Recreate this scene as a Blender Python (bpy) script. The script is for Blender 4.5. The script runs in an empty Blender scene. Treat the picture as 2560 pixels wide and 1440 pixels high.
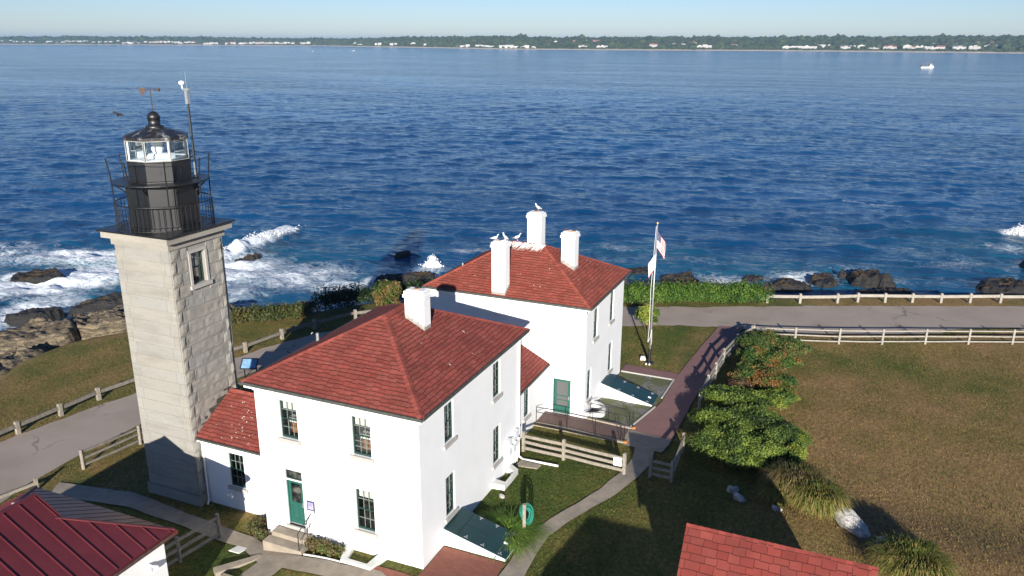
import bpy, math, random
import numpy as np
from mathutils import Vector, Matrix
random.seed(7); RNG = np.random.default_rng(11)
scene = bpy.context.scene
R = math.radians

# ------------------------------------------------------------------ camera, sky, sun, exposure
cam_d = bpy.data.cameras.new("camera"); cam = bpy.data.objects.new("camera", cam_d)
scene.collection.objects.link(cam); scene.camera = cam
yaw, pitch, roll = -0.4048, 0.3010, 0.0045
F = Vector((math.sin(yaw)*math.cos(pitch), math.cos(yaw)*math.cos(pitch), -math.sin(pitch)))
R0 = Vector((math.cos(yaw), -math.sin(yaw), 0)); U0 = R0.cross(F)
RX = R0*math.cos(roll) + U0*math.sin(roll); UX = -R0*math.sin(roll) + U0*math.cos(roll)
M = Matrix((RX, UX, -F)).transposed().to_4x4(); M.translation = Vector((13.524, -22.860, 19.750))
cam.matrix_world = M
cam_d.sensor_width = 36; cam_d.lens = 1978.03*36/2560; cam_d.clip_start = 0.5; cam_d.clip_end = 30000

SUN_EL = R(16.3); SUN_AZ = math.atan2(0.373, -0.928)      # compass direction the light comes from
SUN_DIR = Vector((math.sin(SUN_AZ)*math.cos(SUN_EL), math.cos(SUN_AZ)*math.cos(SUN_EL), math.sin(SUN_EL)))
world = bpy.data.worlds.new("World"); scene.world = world; world.use_nodes = True
wn = world.node_tree; bg = wn.nodes["Background"]
sky = wn.nodes.new("ShaderNodeTexSky"); sky.sky_type = 'NISHITA'; sky.sun_disc = False
sky.sun_elevation = SUN_EL; sky.sun_rotation = SUN_AZ
sky.air_density = 1.0; sky.dust_density = 0.0; sky.ozone_density = 4.0
# camera white balance of a cool, clear morning
tint = wn.nodes.new("ShaderNodeMix"); tint.data_type = 'RGBA'; tint.blend_type = 'MULTIPLY'; tint.inputs[0].default_value = 1.0
tint.inputs[7].default_value = (.93, .99, 1.27, 1)
wn.links.new(sky.outputs[0], tint.inputs[6]); wn.links.new(tint.outputs[2], bg.inputs[0]); bg.inputs[1].default_value = 0.05
sun_d = bpy.data.lights.new("sun", 'SUN'); sun_d.energy = 5.0; sun_d.angle = R(0.5); sun_d.color = (1.0, 0.945, 0.86)
sun = bpy.data.objects.new("sun", sun_d); scene.collection.objects.link(sun)
sun.rotation_euler = (-SUN_DIR).to_track_quat('-Z', 'Y').to_euler(); sun.location = (40, -60, 60)
scene.view_settings.view_transform = 'Standard'; scene.view_settings.look = 'None'
scene.view_settings.gamma = 1; scene.view_settings.use_curve_mapping = False
scene.view_settings.exposure = 1.0
scene.cycles.max_bounces = 6; scene.cycles.transparent_max_bounces = 12

# ------------------------------------------------------------------ helpers
COL = scene.collection
WLOC = {}
def sm(t):
    t = np.clip(t, 0, 1); return t*t*(3-2*t)
def g0(x, y):
    """height of the lawn plateau"""
    x = np.asarray(x, float); y = np.asarray(y, float)
    L = sm((-3-x)/6.5); B = sm((y-9)/5)
    z = -.78*L + (1-L)*(-.5*B)
    return z - .015*np.maximum(0, y-22) - .05*np.maximum(0, -15-x)
def gz(x, y): return float(g0(x, y))

_perm = np.random.default_rng(5).random((64, 64, 64))
def vnoise(p, s=1.0):
    """value noise, p (N,3) -> 0..1"""
    q = np.asarray(p)*s; i = np.floor(q).astype(int); f = q-i; f = f*f*(3-2*f)
    r = 0
    for a in (0, 1):
        for b in (0, 1):
            for c in (0, 1):
                w = (f[:, 0] if a else 1-f[:, 0])*(f[:, 1] if b else 1-f[:, 1])*(f[:, 2] if c else 1-f[:, 2])
                r = r + w*_perm[(i[:, 0]+a) % 64, (i[:, 1]+b) % 64, (i[:, 2]+c) % 64]
    return r
def fbm(p, s=1.0, o=4):
    r = 0; a = .5; t = 0
    for k in range(o):
        r = r + a*vnoise(np.asarray(p)+k*17.3, s); t += a; a *= .5; s *= 2.03
    return r/t

def tag(o, label=None, cat=None, group=None, kind=None):
    if label: o["label"] = label
    if cat: o["category"] = cat
    if group: o["group"] = group
    if kind: o["kind"] = kind
    return o
def empty(name, loc, label, cat, group=None):
    o = bpy.data.objects.new(name, None); COL.objects.link(o); o.location = loc
    o.empty_display_size = .3
    WLOC[o.name] = Vector(loc)
    return tag(o, label, cat, group)
def link_mesh(name, me, parent=None, mats=()):
    o = bpy.data.objects.new(name, me); COL.objects.link(o)
    for m in mats: me.materials.append(m)
    if parent is not None:
        o.parent = parent
        WLOC[o.name] = WLOC[parent.name]
    else: WLOC[o.name] = Vector((0, 0, 0))
    return o
def np_mesh(name, v, f, mats, parent=None, cols=None, midx=None, smooth=False, vattr=None):
    """v (N,3), f (M,k) all faces with k corners, cols per face (M,3) -> attribute col"""
    v = np.asarray(v, np.float32); f = np.asarray(f, np.int32)
    if parent is not None: v = v - np.array(WLOC[parent.name], np.float32)
    me = bpy.data.meshes.new(name); k = f.shape[1]
    me.vertices.add(len(v)); me.vertices.foreach_set('co', v.ravel())
    me.loops.add(f.size); me.loops.foreach_set('vertex_index', f.ravel())
    me.polygons.add(len(f)); me.polygons.foreach_set('loop_start', np.arange(len(f), dtype=np.int32)*k)
    me.polygons.foreach_set('loop_total', np.full(len(f), k, np.int32))
    if midx is not None: me.polygons.foreach_set('material_index', np.asarray(midx, np.int32))
    if smooth: me.polygons.foreach_set('use_smooth', np.ones(len(f), bool))
    me.update(calc_edges=True); me.validate()
    if cols is not None:
        a = me.attributes.new('col', 'FLOAT_COLOR', 'CORNER')
        c = np.concatenate([np.repeat(np.asarray(cols, np.float32), k, axis=0), np.ones((f.size, 1), np.float32)], 1)
        a.data.foreach_set('color', c.ravel())
    for nm, arr in (vattr or {}).items():
        a = me.attributes.new(nm, 'FLOAT', 'POINT'); a.data.foreach_set('value', np.asarray(arr, np.float32))
    return link_mesh(name, me, parent, mats)

class MB:
    """collects shapes in world coordinates and links them as ONE mesh object"""
    def __init__(s): s.v = []; s.f = []; s.m = []; s.c = []
    def add(s, vs, fs, m=0, c=(1, 1, 1)):
        n = len(s.v); s.v += [tuple(p) for p in vs]
        for q in fs: s.f.append([n+i for i in q]); s.m.append(m); s.c.append(c)
    def quad(s, a, b, c, d, m=0, col=(1, 1, 1)): s.add([a, b, c, d], [(0, 1, 2, 3)], m, col)
    def frame(s, o, ax, ay, az, m=0, c=(1, 1, 1)):
        o = Vector(o); ax = Vector(ax); ay = Vector(ay); az = Vector(az)
        vs = [o, o+ax, o+ax+ay, o+ay, o+az, o+ax+az, o+ax+ay+az, o+ay+az]
        s.add(vs, [(0, 3, 2, 1), (4, 5, 6, 7), (0, 1, 5, 4), (1, 2, 6, 5), (2, 3, 7, 6), (3, 0, 4, 7)], m, c)
    def box(s, x0, x1, y0, y1, z0, z1, m=0, c=(1, 1, 1)):
        s.frame((x0, y0, z0), (x1-x0, 0, 0), (0, y1-y0, 0), (0, 0, z1-z0), m, c)
    def cbox(s, c, sx, sy, sz, rz=0, m=0, col=(1, 1, 1)):
        X = Vector((math.cos(rz), math.sin(rz), 0)); Y = Vector((-math.sin(rz), math.cos(rz), 0))
        o = Vector(c)-X*sx/2-Y*sy/2
        s.frame(o, X*sx, Y*sy, (0, 0, sz), m, col)
    def bar(s, a, b, w, h, m=0, c=(1, 1, 1)):
        """rectangular bar from a to b, h measured upright"""
        a = Vector(a); b = Vector(b); d = b-a
        side = d.cross(Vector((0, 0, 1)))
        side = side.normalized() if side.length > 1e-5 else Vector((1, 0, 0))
        up = side.cross(d).normalized()
        s.frame(a-side*w/2-up*h/2, d, side*w, up*h, m, c) if False else s.frame(a-side*w/2-up*h/2, side*w, d, up*h, m, c)
    def cyl(s, a, b, r0, r1=None, n=8, m=0, c=(1, 1, 1), caps=True, ph=0.0):
        r1 = r0 if r1 is None else r1
        a = Vector(a); b = Vector(b); d = (b-a).normalized()
        e = Vector((1, 0, 0)) if abs(d.z) > .9 else Vector((0, 0, 1)).cross(d).normalized()
        e = (e-d*e.dot(d)).normalized(); g = d.cross(e)
        vs = []
        for p, r in ((a, r0), (b, r1)):
            for k in range(n):
                t = 2*math.pi*k/n+ph; vs.append(p+(e*math.cos(t)+g*math.sin(t))*r)
        fs = [(k, (k+1) % n, n+(k+1) % n, n+k) for k in range(n)]
        if caps: fs += [tuple(reversed(range(n))), tuple(range(n, 2*n))]
        s.add(vs, fs, m, c)
    def tube(s, pts, r, n=6, m=0, c=(1, 1, 1)):
        for a, b in zip(pts[:-1], pts[1:]): s.cyl(a, b, r, r, n, m, c)
    def prism(s, poly, z0, z1, m=0, c=(1, 1, 1)):
        n = len(poly)
        ar = sum(poly[i][0]*poly[(i+1) % n][1]-poly[(i+1) % n][0]*poly[i][1] for i in range(n))
        if ar < 0: poly = list(reversed(poly))
        f0 = z0 if callable(z0) else (lambda x, y: z0); f1 = z1 if callable(z1) else (lambda x, y: z1)
        vs = [(x, y, f0(x, y)) for x, y in poly]+[(x, y, f1(x, y)) for x, y in poly]
        fs = [tuple(reversed(range(n))), tuple(range(n, 2*n))]+[(k, (k+1) % n, n+(k+1) % n, n+k) for k in range(n)]
        s.add(vs, fs, m, c)
    def lathe(s, c, prof, n=16, m=0, ph=0.0, col=(1, 1, 1)):
        vs = []
        for r, z in prof:
            for k in range(n):
                t = 2*math.pi*k/n+ph; vs.append((c[0]+r*math.cos(t), c[1]+r*math.sin(t), c[2]+z))
        fs = []
        for j in range(len(prof)-1):
            for k in range(n): fs.append((j*n+k, j*n+(k+1) % n, (j+1)*n+(k+1) % n, (j+1)*n+k))
        s.add(vs, fs, m, col)
    def ball(s, c, rx, ry, rz, n=10, m=0, col=(1, 1, 1)):
        vs = []; fs = []; h = n//2
        for j in range(h+1):
            for k in range(n):
                a = math.pi*j/h-math.pi/2; t = 2*math.pi*k/n
                vs.append((c[0]+rx*math.cos(a)*math.cos(t), c[1]+ry*math.cos(a)*math.sin(t), c[2]+rz*math.sin(a)))
        for j in range(h):
            for k in range(n): fs.append((j*n+k, j*n+(k+1) % n, (j+1)*n+(k+1) % n, (j+1)*n+k))
        s.add(vs, fs, m, col)
    def build(s, name, mats, parent=None, smooth=False, label=None):
        off = WLOC[parent.name] if parent is not None else Vector((0, 0, 0))
        me = bpy.data.meshes.new(name)
        me.from_pydata([(p[0]-off.x, p[1]-off.y, p[2]-off.z) for p in s.v], [], s.f)
        me.polygons.foreach_set('material_index', s.m)
        if smooth: me.polygons.foreach_set('use_smooth', [True]*len(s.f))
        a = me.attributes.new('col', 'FLOAT_COLOR', 'CORNER')
        c = []
        for q, k in zip(s.f, s.c):
            for _ in q: c += [k[0], k[1], k[2], 1]
        a.data.foreach_set('color', c)
        me.update()
        o = link_mesh(name, me, parent, mats if isinstance(mats, (list, tuple)) else [mats])
        if label: o["label"] = label
        return o

# ------------------------------------------------------------------ materials
def nmat(name):
    m = bpy.data.materials.new(name); m.use_nodes = True
    nt = m.node_tree; b = nt.nodes["Principled BSDF"]
    return m, nt, b
def N(nt, t, **kw):
    n = nt.nodes.new(t)
    for k, v in kw.items():
        if k in n.inputs: n.inputs[k].default_value = v
        else: setattr(n, k, v)
    return n
def noise(nt, scale, detail=4, rough=.55, vec=None, dist=0):
    n = N(nt, "ShaderNodeTexNoise"); n.inputs["Scale"].default_value = scale
    n.inputs["Detail"].default_value = detail; n.inputs["Roughness"].default_value = rough
    n.inputs["Distortion"].default_value = dist
    if vec is not None: nt.links.new(vec, n.inputs["Vector"])
    return n
def ramp(nt, fac, stops):
    r = N(nt, "ShaderNodeValToRGB"); e = r.color_ramp.elements
    while len(e) < len(stops): e.new(.5)
    for k, (p, c) in enumerate(stops):
        e[k].position = p; e[k].color = (c, c, c, 1) if isinstance(c, (int, float)) else (*c, 1)
    nt.links.new(fac, r.inputs[0]); return r
def mix(nt, fac, a, b, mode='MIX'):
    n = N(nt, "ShaderNodeMix", data_type='RGBA', blend_type=mode)
    for s, v in ((0, fac), (6, a), (7, b)):
        if isinstance(v, (int, float)): n.inputs[s].default_value = v
        elif isinstance(v, tuple): n.inputs[s].default_value = (*v, 1)
        else: nt.links.new(v, n.inputs[s])
    return n.outputs[2]
def math_(nt, op, a, b=None, clamp=False):
    n = N(nt, "ShaderNodeMath", operation=op, use_clamp=clamp)
    for i, v in ((0, a), (1, b)):
        if v is None: continue
        if isinstance(v, (int, float)): n.inputs[i].default_value = v
        else: nt.links.new(v, n.inputs[i])
    return n.outputs[0]
def bump(nt, b, h, strength=.3, dist=.05, prev=None):
    n = N(nt, "ShaderNodeBump"); n.inputs["Strength"].default_value = strength; n.inputs["Distance"].default_value = dist
    nt.links.new(h, n.inputs["Height"])
    if prev is not None: nt.links.new(prev, n.inputs["Normal"])
    if b is not None: nt.links.new(n.outputs[0], b.inputs["Normal"])
    return n.outputs[0]
def pos(nt): return N(nt, "ShaderNodeNewGeometry").outputs["Position"]
def mapped(nt, v, scale=(1, 1, 1), rot=(0, 0, 0)):
    m = N(nt, "ShaderNodeMapping"); m.inputs["Scale"].default_value = scale; m.inputs["Rotation"].default_value = rot
    nt.links.new(v, m.inputs["Vector"]); return m.outputs[0]
def attr(nt, name):
    return N(nt, "ShaderNodeAttribute", attribute_name=name)

def simple(name, base, rough=.6, var=.15, scale=3.0, bumpy=.2, bdist=.01, bscale=None, metal=0.0, dirt=None, dirt_amt=.5, spec=None):
    m, nt, b = nmat(name); p = pos(nt)
    n = noise(nt, scale, 5, .6, p)
    d = tuple(c*(1-var) for c in base); l = tuple(min(1, c*(1+var)) for c in base)
    col = ramp(nt, n.outputs[0], [(.3, d), (.7, l)]).outputs[0]
    if dirt:
        n3 = noise(nt, scale*.35, 6, .65, p)
        col = mix(nt, math_(nt, 'MULTIPLY', ramp(nt, n3.outputs[0], [(.48, 0), (.68, 1)]).outputs[0], dirt_amt), col, dirt)
    nt.links.new(col, b.inputs["Base Color"])
    b.inputs["Roughness"].default_value = rough; b.inputs["Metallic"].default_value = metal
    if spec is not None: b.inputs["Specular IOR Level"].default_value = spec
    if bumpy:
        n2 = noise(nt, bscale or scale*6, 4, .6, p); bump(nt, b, n2.outputs[0], bumpy, bdist)
    return m
def vcol(name, rough=.7, var=.2, scale=8, bumpy=.25, bdist=.01, bscale=40, translucent=0, spec=.5):
    """base colour from the per-face attribute, broken up by noise"""
    m, nt, b = nmat(name); p = pos(nt); a = attr(nt, 'col')
    n = noise(nt, scale, 4, .6, p)
    f = ramp(nt, n.outputs[0], [(.3, 1-var), (.7, 1+var)]).outputs[0]
    col = mix(nt, 1.0, a.outputs[0], f, 'MULTIPLY')
    nt.links.new(col, b.inputs["Base Color"]); b.inputs["Roughness"].default_value = rough
    b.inputs["Specular IOR Level"].default_value = spec
    if bumpy:
        n2 = noise(nt, bscale, 3, .6, p); bump(nt, b, n2.outputs[0], bumpy, bdist)
    if translucent:
        tr = N(nt, "ShaderNodeBsdfTranslucent"); nt.links.new(col, tr.inputs[0])
        mx = N(nt, "ShaderNodeMixShader"); mx.inputs[0].default_value = translucent
        nt.links.new(b.outputs[0], mx.inputs[1]); nt.links.new(tr.outputs[0], mx.inputs[2])
        nt.links.new(mx.outputs[0], nt.nodes["Material Output"].inputs[0])
    return m

M_white = simple("white_painted_masonry", (.70, .70, .695), .7, .04, .8, .25, .012, 9, dirt=(.62, .60, .55), dirt_amt=.25)
M_trim = simple("white_trim_paint", (.80, .79, .77), .5, .05, 4, .05)
M_gutter = simple("weathered_gutter_metal", (.075, .08, .072), .55, .35, 6, .1, metal=.3, dirt=(.06, .07, .05))
M_lead = simple("lead_flashing", (.27, .26, .235), .6, .3, 5, .15)
M_granite = None
M_green = simple("dark_green_paint", (.013, .040, .033), .45, .2, 8, .05)
M_muntin = simple('pale_muntin_paint', (.15, .185, .165), .5, .15, 8, 0)
M_door = simple("green_door_paint", (.017, .088, .068), .4, .12, 5, .05)
M_bulk = simple("cellar_door_paint", (.008, .034, .036), .38, .2, 4, .08)
M_stone = simple("sill_granite", (.34, .325, .295), .8, .15, 14, .3)
M_iron = simple("black_iron", (.006, .006, .0065), .44, .3, 5, .05, .01, 7, spec=.8)
M_steel = simple("galvanised_steel", (.42, .43, .44), .42, .15, 10, .05, metal=.6)
M_grey = simple("grey_utility_paint", (.60, .61, .61), .5, .08, 6, .05)
M_conc = simple("concrete", (.265, .222, .17), .85, .18, 2.2, .3, .012, 30, dirt=(.13, .11, .085))
M_concw = simple("whitewashed_concrete", (.56, .55, .52), .8, .08, 3, .2, dirt=(.36, .41, .33), dirt_amt=.5)
M_wood = simple("weathered_grey_wood", (.235, .205, .165), .8, .28, 7, .4, .01, 30, dirt=(.16, .14, .11))
M_woodw = simple("white_washed_rail_wood", (.25, .228, .19), .75, .25, 6, .35, .01, 30, dirt=(.34, .31, .26))
M_woodd = simple("dark_weathered_rail", (.15, .132, .108), .8, .3, 7, .4, .01, 30, dirt=(.08, .07, .06))
M_woodr = simple("reddish_fence_post", (.16, .055, .035), .8, .25, 9, .3)
M_deck = simple("brown_deck_boards", (.10, .058, .048), .75, .3, 9, .3)
M_metalroof = simple("dark_red_metal_roof", (.088, .0165, .021), .42, .14, 1.3, .08, .01, 1.6, spec=.45)
M_metaltrim = simple("metal_roof_trim", (.10, .016, .016), .5, .2, 3, .05)
M_shingle = vcol("red_asphalt_shingle", .88, .16, 1.2, .5, .006, 60, spec=.25)
M_hose = simple("green_hose", (.012, .20, .14), .4, .15, 9, .05)
M_leaf = vcol("leaves", .6, .25, 3, 0, translucent=.28, spec=.35)
M_grassblade = vcol("grass_blades", .7, .25, 2, 0, translucent=.3, spec=.2)
M_bird_w = simple("white_feathers", (.78, .77, .75), .8, .08, 20, .1)
M_bird_g = simple("grey_feathers", (.12, .115, .11), .8, .35, 25, .1)
M_curtain = simple("cream_curtain", (.62, .57, .48), .9, .2, 5, .3)
M_wood_in = simple("varnished_wood", (.28, .10, .03), .4, .3, 9, .1)
M_black = simple("dark_void", (.008, .008, .009), .9, .2, 4, 0)
M_soil = simple("dark_soil", (.035, .026, .018), .95, .4, 12, .6, .03, 20)
M_stain = simple("guano", (.72, .70, .64), .9, .1, 12, .1)
M_orange = simple("orange_kerb_paint", (.45, .16, .03), .7, .3, 12, .1)

def make_glass_dark():
    m, nt, b = nmat("window_glass"); p = pos(nt)
    n = noise(nt, 1.7, 3, .6, p); n2 = noise(nt, 9, 2, .5, p)
    c = ramp(nt, n.outputs[0], [(.42, (.006, .007, .008)), (.55, (.03, .032, .03)), (.66, (.11, .105, .095))])
    nt.links.new(c.outputs[0], b.inputs["Base Color"]); b.inputs["Roughness"].default_value = .06
    b.inputs["Specular IOR Level"].default_value = .8
    bump(nt, b, n2.outputs[0], .05, .01)
    return m
M_pane = make_glass_dark()
def make_glass_clear():
    m, nt, b = nmat("lantern_glass")
    tr = N(nt, "ShaderNodeBsdfTransparent"); gl = N(nt, "ShaderNodeBsdfGlossy"); gl.inputs["Roughness"].default_value = .03
    tr.inputs[0].default_value = (.86, .92, .95, 1)
    fr = N(nt, "ShaderNodeFresnel"); fr.inputs[0].default_value = 1.5
    mx = N(nt, "ShaderNodeMixShader"); nt.links.new(math_(nt, 'ADD', fr.outputs[0], .06), mx.inputs[0])
    nt.links.new(tr.outputs[0], mx.inputs[1]); nt.links.new(gl.outputs[0], mx.inputs[2])
    nt.links.new(mx.outputs[0], nt.nodes["Material Output"].inputs[0]); return m
M_glass = make_glass_clear()

def make_granite():
    m, nt, b = nmat("granite_blocks"); p = pos(nt); a = attr(nt, 'col')
    n = noise(nt, 26, 5, .7, p); n1 = noise(nt, 1.1, 5, .65, mapped(nt, p, (.45, .45, 2.0)))
    c = mix(nt, ramp(nt, n.outputs[0], [(.3, 0), (.75, 1)]).outputs[0], (.205, .192, .168), (.325, .308, .27))
    c = mix(nt, 1.0, c, a.outputs[0], 'MULTIPLY')
    st = ramp(nt, n1.outputs[0], [(.46, 0), (.72, 1)]).outputs[0]
    c = mix(nt, math_(nt, 'MULTIPLY', st, .55), c, (.155, .145, .122))
    nt.links.new(c, b.inputs["Base Color"]); b.inputs["Roughness"].default_value = .85
    n2 = noise(nt, 14, 6, .7, p); bump(nt, b, n2.outputs[0], .45, .03); return m
M_granite = make_granite()

def make_brick(name, c1, c2, mortar, rot=0, scale=1.0, bw=.21, bh=.075):
    m, nt, b = nmat(name); p = pos(nt)
    v = mapped(nt, p, (1, 1, 0), (0, 0, rot))
    br = N(nt, "ShaderNodeTexBrick"); nt.links.new(v, br.inputs["Vector"])
    br.inputs["Color1"].default_value = (*c1, 1); br.inputs["Color2"].default_value = (*c2, 1); br.inputs["Mortar"].default_value = (*mortar, 1)
    br.inputs["Scale"].default_value = scale; br.inputs["Mortar Size"].default_value = .008; br.inputs["Brick Width"].default_value = bw; br.inputs["Row Height"].default_value = bh
    n = noise(nt, 1.3, 6, .65, p); n2 = noise(nt, 30, 3, .6, p)
    c = mix(nt, ramp(nt, n.outputs[0], [(.45, 0), (.75, .6)]).outputs[0], br.outputs[0], tuple(x*.55+.01 for x in c1))
    nt.links.new(c, b.inputs["Base Color"]); b.inputs["Roughness"].default_value = .85
    h = math_(nt, 'ADD', math_(nt, 'MULTIPLY', br.outputs[1], -1.0), math_(nt, 'MULTIPLY', n2.outputs[0], .6))
    bump(nt, b, h, .4, .01); return m
M_brickpath = make_brick("purple_brick_paving", (.225, .112, .098), (.175, .088, .082), (.13, .08, .072))
M_patio = make_brick("red_brick_patio", (.27, .085, .05), (.20, .06, .04), (.15, .075, .05), .0)

def make_asphalt():
    m, nt, b = nmat("pale_worn_asphalt"); p = pos(nt)
    n = noise(nt, .35, 6, .6, p); n2 = noise(nt, 45, 3, .7, p)
    c = ramp(nt, n.outputs[0], [(.3, (.265, .205, .152)), (.5, (.325, .257, .197)), (.72, (.36, .29, .228))]).outputs[0]
    c = mix(nt, .25, c, ramp(nt, n2.outputs[0], [(.3, (.10, .085, .075)), (.7, (.40, .35, .31))]).outputs[0])
    # cracks: thin bands of a distorted voronoi
    wv = noise(nt, .9, 4, .6, p)
    pv = N(nt, "ShaderNodeVectorMath", operation='ADD'); nt.links.new(p, pv.inputs[0])
    sc = N(nt, "ShaderNodeVectorMath", operation='SCALE'); nt.links.new(wv.outputs[1], sc.inputs[0]); sc.inputs[3].default_value = 1.6
    nt.links.new(sc.outputs[0], pv.inputs[1])
    vo = N(nt, "ShaderNodeTexVoronoi", feature='DISTANCE_TO_EDGE'); vo.inputs["Scale"].default_value = .19; nt.links.new(pv.outputs[0], vo.inputs["Vector"])
    gate = ramp(nt, noise(nt, .12, 2, .5, p).outputs[0], [(.48, 0), (.58, 1)]).outputs[0]
    cr = math_(nt, 'MULTIPLY', ramp(nt, vo.outputs[0], [(.006, 1), (.016, 0)]).outputs[0], gate)
    c = mix(nt, math_(nt, 'MULTIPLY', cr, .75), c, (.06, .05, .035))
    nt.links.new(c, b.inputs["Base Color"]); b.inputs["Roughness"].default_value = .9
    bump(nt, b, n2.outputs[0], .35, .01); return m
M_asphalt = make_asphalt()

def make_ground():
    """short turf with dry patches, bare soil, and slate on the shore (attributes dry / rock painted per vertex)"""
    m, nt, b = nmat("turf_and_shore"); p = pos(nt)
    dry = attr(nt, 'dry').outputs[2]; rock = attr(nt, 'rock').outputs[2]; lush = attr(nt, 'lush').outputs[2]
    n1 = noise(nt, .45, 6, .65, p); n2 = noise(nt, 4.5, 5, .7, p); n3 = noise(nt, 28, 4, .75, mapped(nt, p, (1, .5, 1), (0, 0, .4)))
    n0 = noise(nt, .11, 4, .6, p, .5); nm = noise(nt, .8, 3, .6, mapped(nt, p, (1, .12, 1), (0, 0, -.95)))
    f = math_(nt, 'ADD', math_(nt, 'MULTIPLY', n1.outputs[0], .62), math_(nt, 'MULTIPLY', n2.outputs[0], .42))
    f = math_(nt, 'ADD', f, math_(nt, 'ADD', math_(nt, 'MULTIPLY', n0.outputs[0], .42), math_(nt, 'SUBTRACT', math_(nt, 'MULTIPLY', nm.outputs[0], .20), .19)))
    f = math_(nt, 'ADD', f, math_(nt, 'MULTIPLY', dry, .34)); f = math_(nt, 'SUBTRACT', f, math_(nt, 'MULTIPLY', lush, .20))
    c = ramp(nt, f, [(.44, (.054, .082, .016)), (.60, (.110, .108, .026)), (.72, (.180, .135, .042)), (.90, (.26, .160, .068))]).outputs[0]
    k = ramp(nt, n3.outputs[0], [(.28, .45), (.5, .95), (.75, 1.6)]).outputs[0]
    c = mix(nt, 1.0, c, k, 'MULTIPLY')
    n4 = noise(nt, 6.5, 4, .7, mapped(nt, p, (1, .65, 1), (0, 0, .3))); c = mix(nt, 1.0, c, ramp(nt, n4.outputs[0], [(.30, .52), (.5, .98), (.70, 1.5)]).outputs[0], 'MULTIPLY')
    soil = ramp(nt, noise(nt, 1.1, 6, .7, p).outputs[0], [(.66, 0), (.74, 1)]).outputs[0]
    c = mix(nt, math_(nt, 'MULTIPLY', soil, .55), c, (.075, .05, .028))
    s = mapped(nt, p, (.5, .9, 2.2), (.25, -.2, .6)); r1 = noise(nt, 1.4, 6, .7, s, .6)
    rc = ramp(nt, r1.outputs[0], [(.32, (.018, .014, .010)), (.5, (.075, .058, .036)), (.62, (.19, .15, .09)), (.8, (.26, .21, .13))]).outputs[0]
    c = mix(nt, rock, c, rc)
    nt.links.new(c, b.inputs["Base Color"]); b.inputs["Roughness"].default_value = .92; b.inputs["Specular IOR Level"].default_value = .15
    h = math_(nt, 'ADD', n3.outputs[0], math_(nt, 'MULTIPLY', n2.outputs[0], 1.2))
    bump(nt, b, h, .9, .07); return m
M_ground = make_ground()

def make_gravel():
    m, nt, b = nmat("grey_gravel"); p = pos(nt)
    vo = N(nt, "ShaderNodeTexVoronoi"); vo.inputs["Scale"].default_value = 16; nt.links.new(p, vo.inputs["Vector"])
    n = noise(nt, .9, 5, .65, p)
    c = ramp(nt, vo.outputs["Color"], [(.1, (.05, .047, .045)), (.5, (.135, .127, .12)), (.9, (.25, .235, .22))]).outputs[0]
    c = mix(nt, ramp(nt, n.outputs[0], [(.44, 0), (.54, .9)]).outputs[0], c, (.075, .085, .022))
    nt.links.new(c, b.inputs["Base Color"]); b.inputs["Roughness"].default_value = .9
    bump(nt, b, vo.outputs[0], .8, .03); return m
M_gravel = make_gravel()

def make_rock(name, stops, weed=0.0):
    m, nt, b = nmat(name); p = pos(nt)
    s = mapped(nt, p, (.35, .7, 2.6), (.3, -.25, .5)); r1 = noise(nt, 1.5, 7, .72, s, .7); r2 = noise(nt, 5, 5, .7, p)
    c = ramp(nt, r1.outputs[0], stops).outputs[0]
    c = mix(nt, 1.0, c, ramp(nt, r2.outputs[0], [(.3, .5), (.7, 1.4)]).outputs[0], 'MULTIPLY')
    if weed:
        g = N(nt, "ShaderNodeNewGeometry"); sp = N(nt, "ShaderNodeSeparateXYZ"); nt.links.new(g.outputs["Normal"], sp.inputs[0])
        w = math_(nt, 'MULTIPLY', ramp(nt, sp.outputs[2], [(.55, 0), (.9, 1)]).outputs[0], ramp(nt, noise(nt, .6, 5, .6, p).outputs[0], [(.50, 0), (.60, weed)]).outputs[0])
        c = mix(nt, w, c, (.07, .042, .012))
    nt.links.new(c, b.inputs["Base Color"]); b.inputs["Roughness"].default_value = .62
    h = math_(nt, 'ADD', r1.outputs[0], math_(nt, 'MULTIPLY', r2.outputs[0], .4)); bump(nt, b, h, .9, .25); return m
M_rockdark = make_rock("wet_dark_slate", [(.3, (.004, .004, .005)), (.5, (.011, .010, .010)), (.7, (.028, .024, .018))], .9)
M_rocktan = make_rock("tan_slate", [(.3, (.014, .011, .008)), (.45, (.075, .058, .036)), (.6, (.21, .165, .10)), (.8, (.30, .245, .16))], .25)
M_boulder = make_rock("pale_granite_boulder", [(.25, (.30, .28, .25)), (.5, (.46, .44, .40)), (.8, (.60, .57, .52))])

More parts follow.
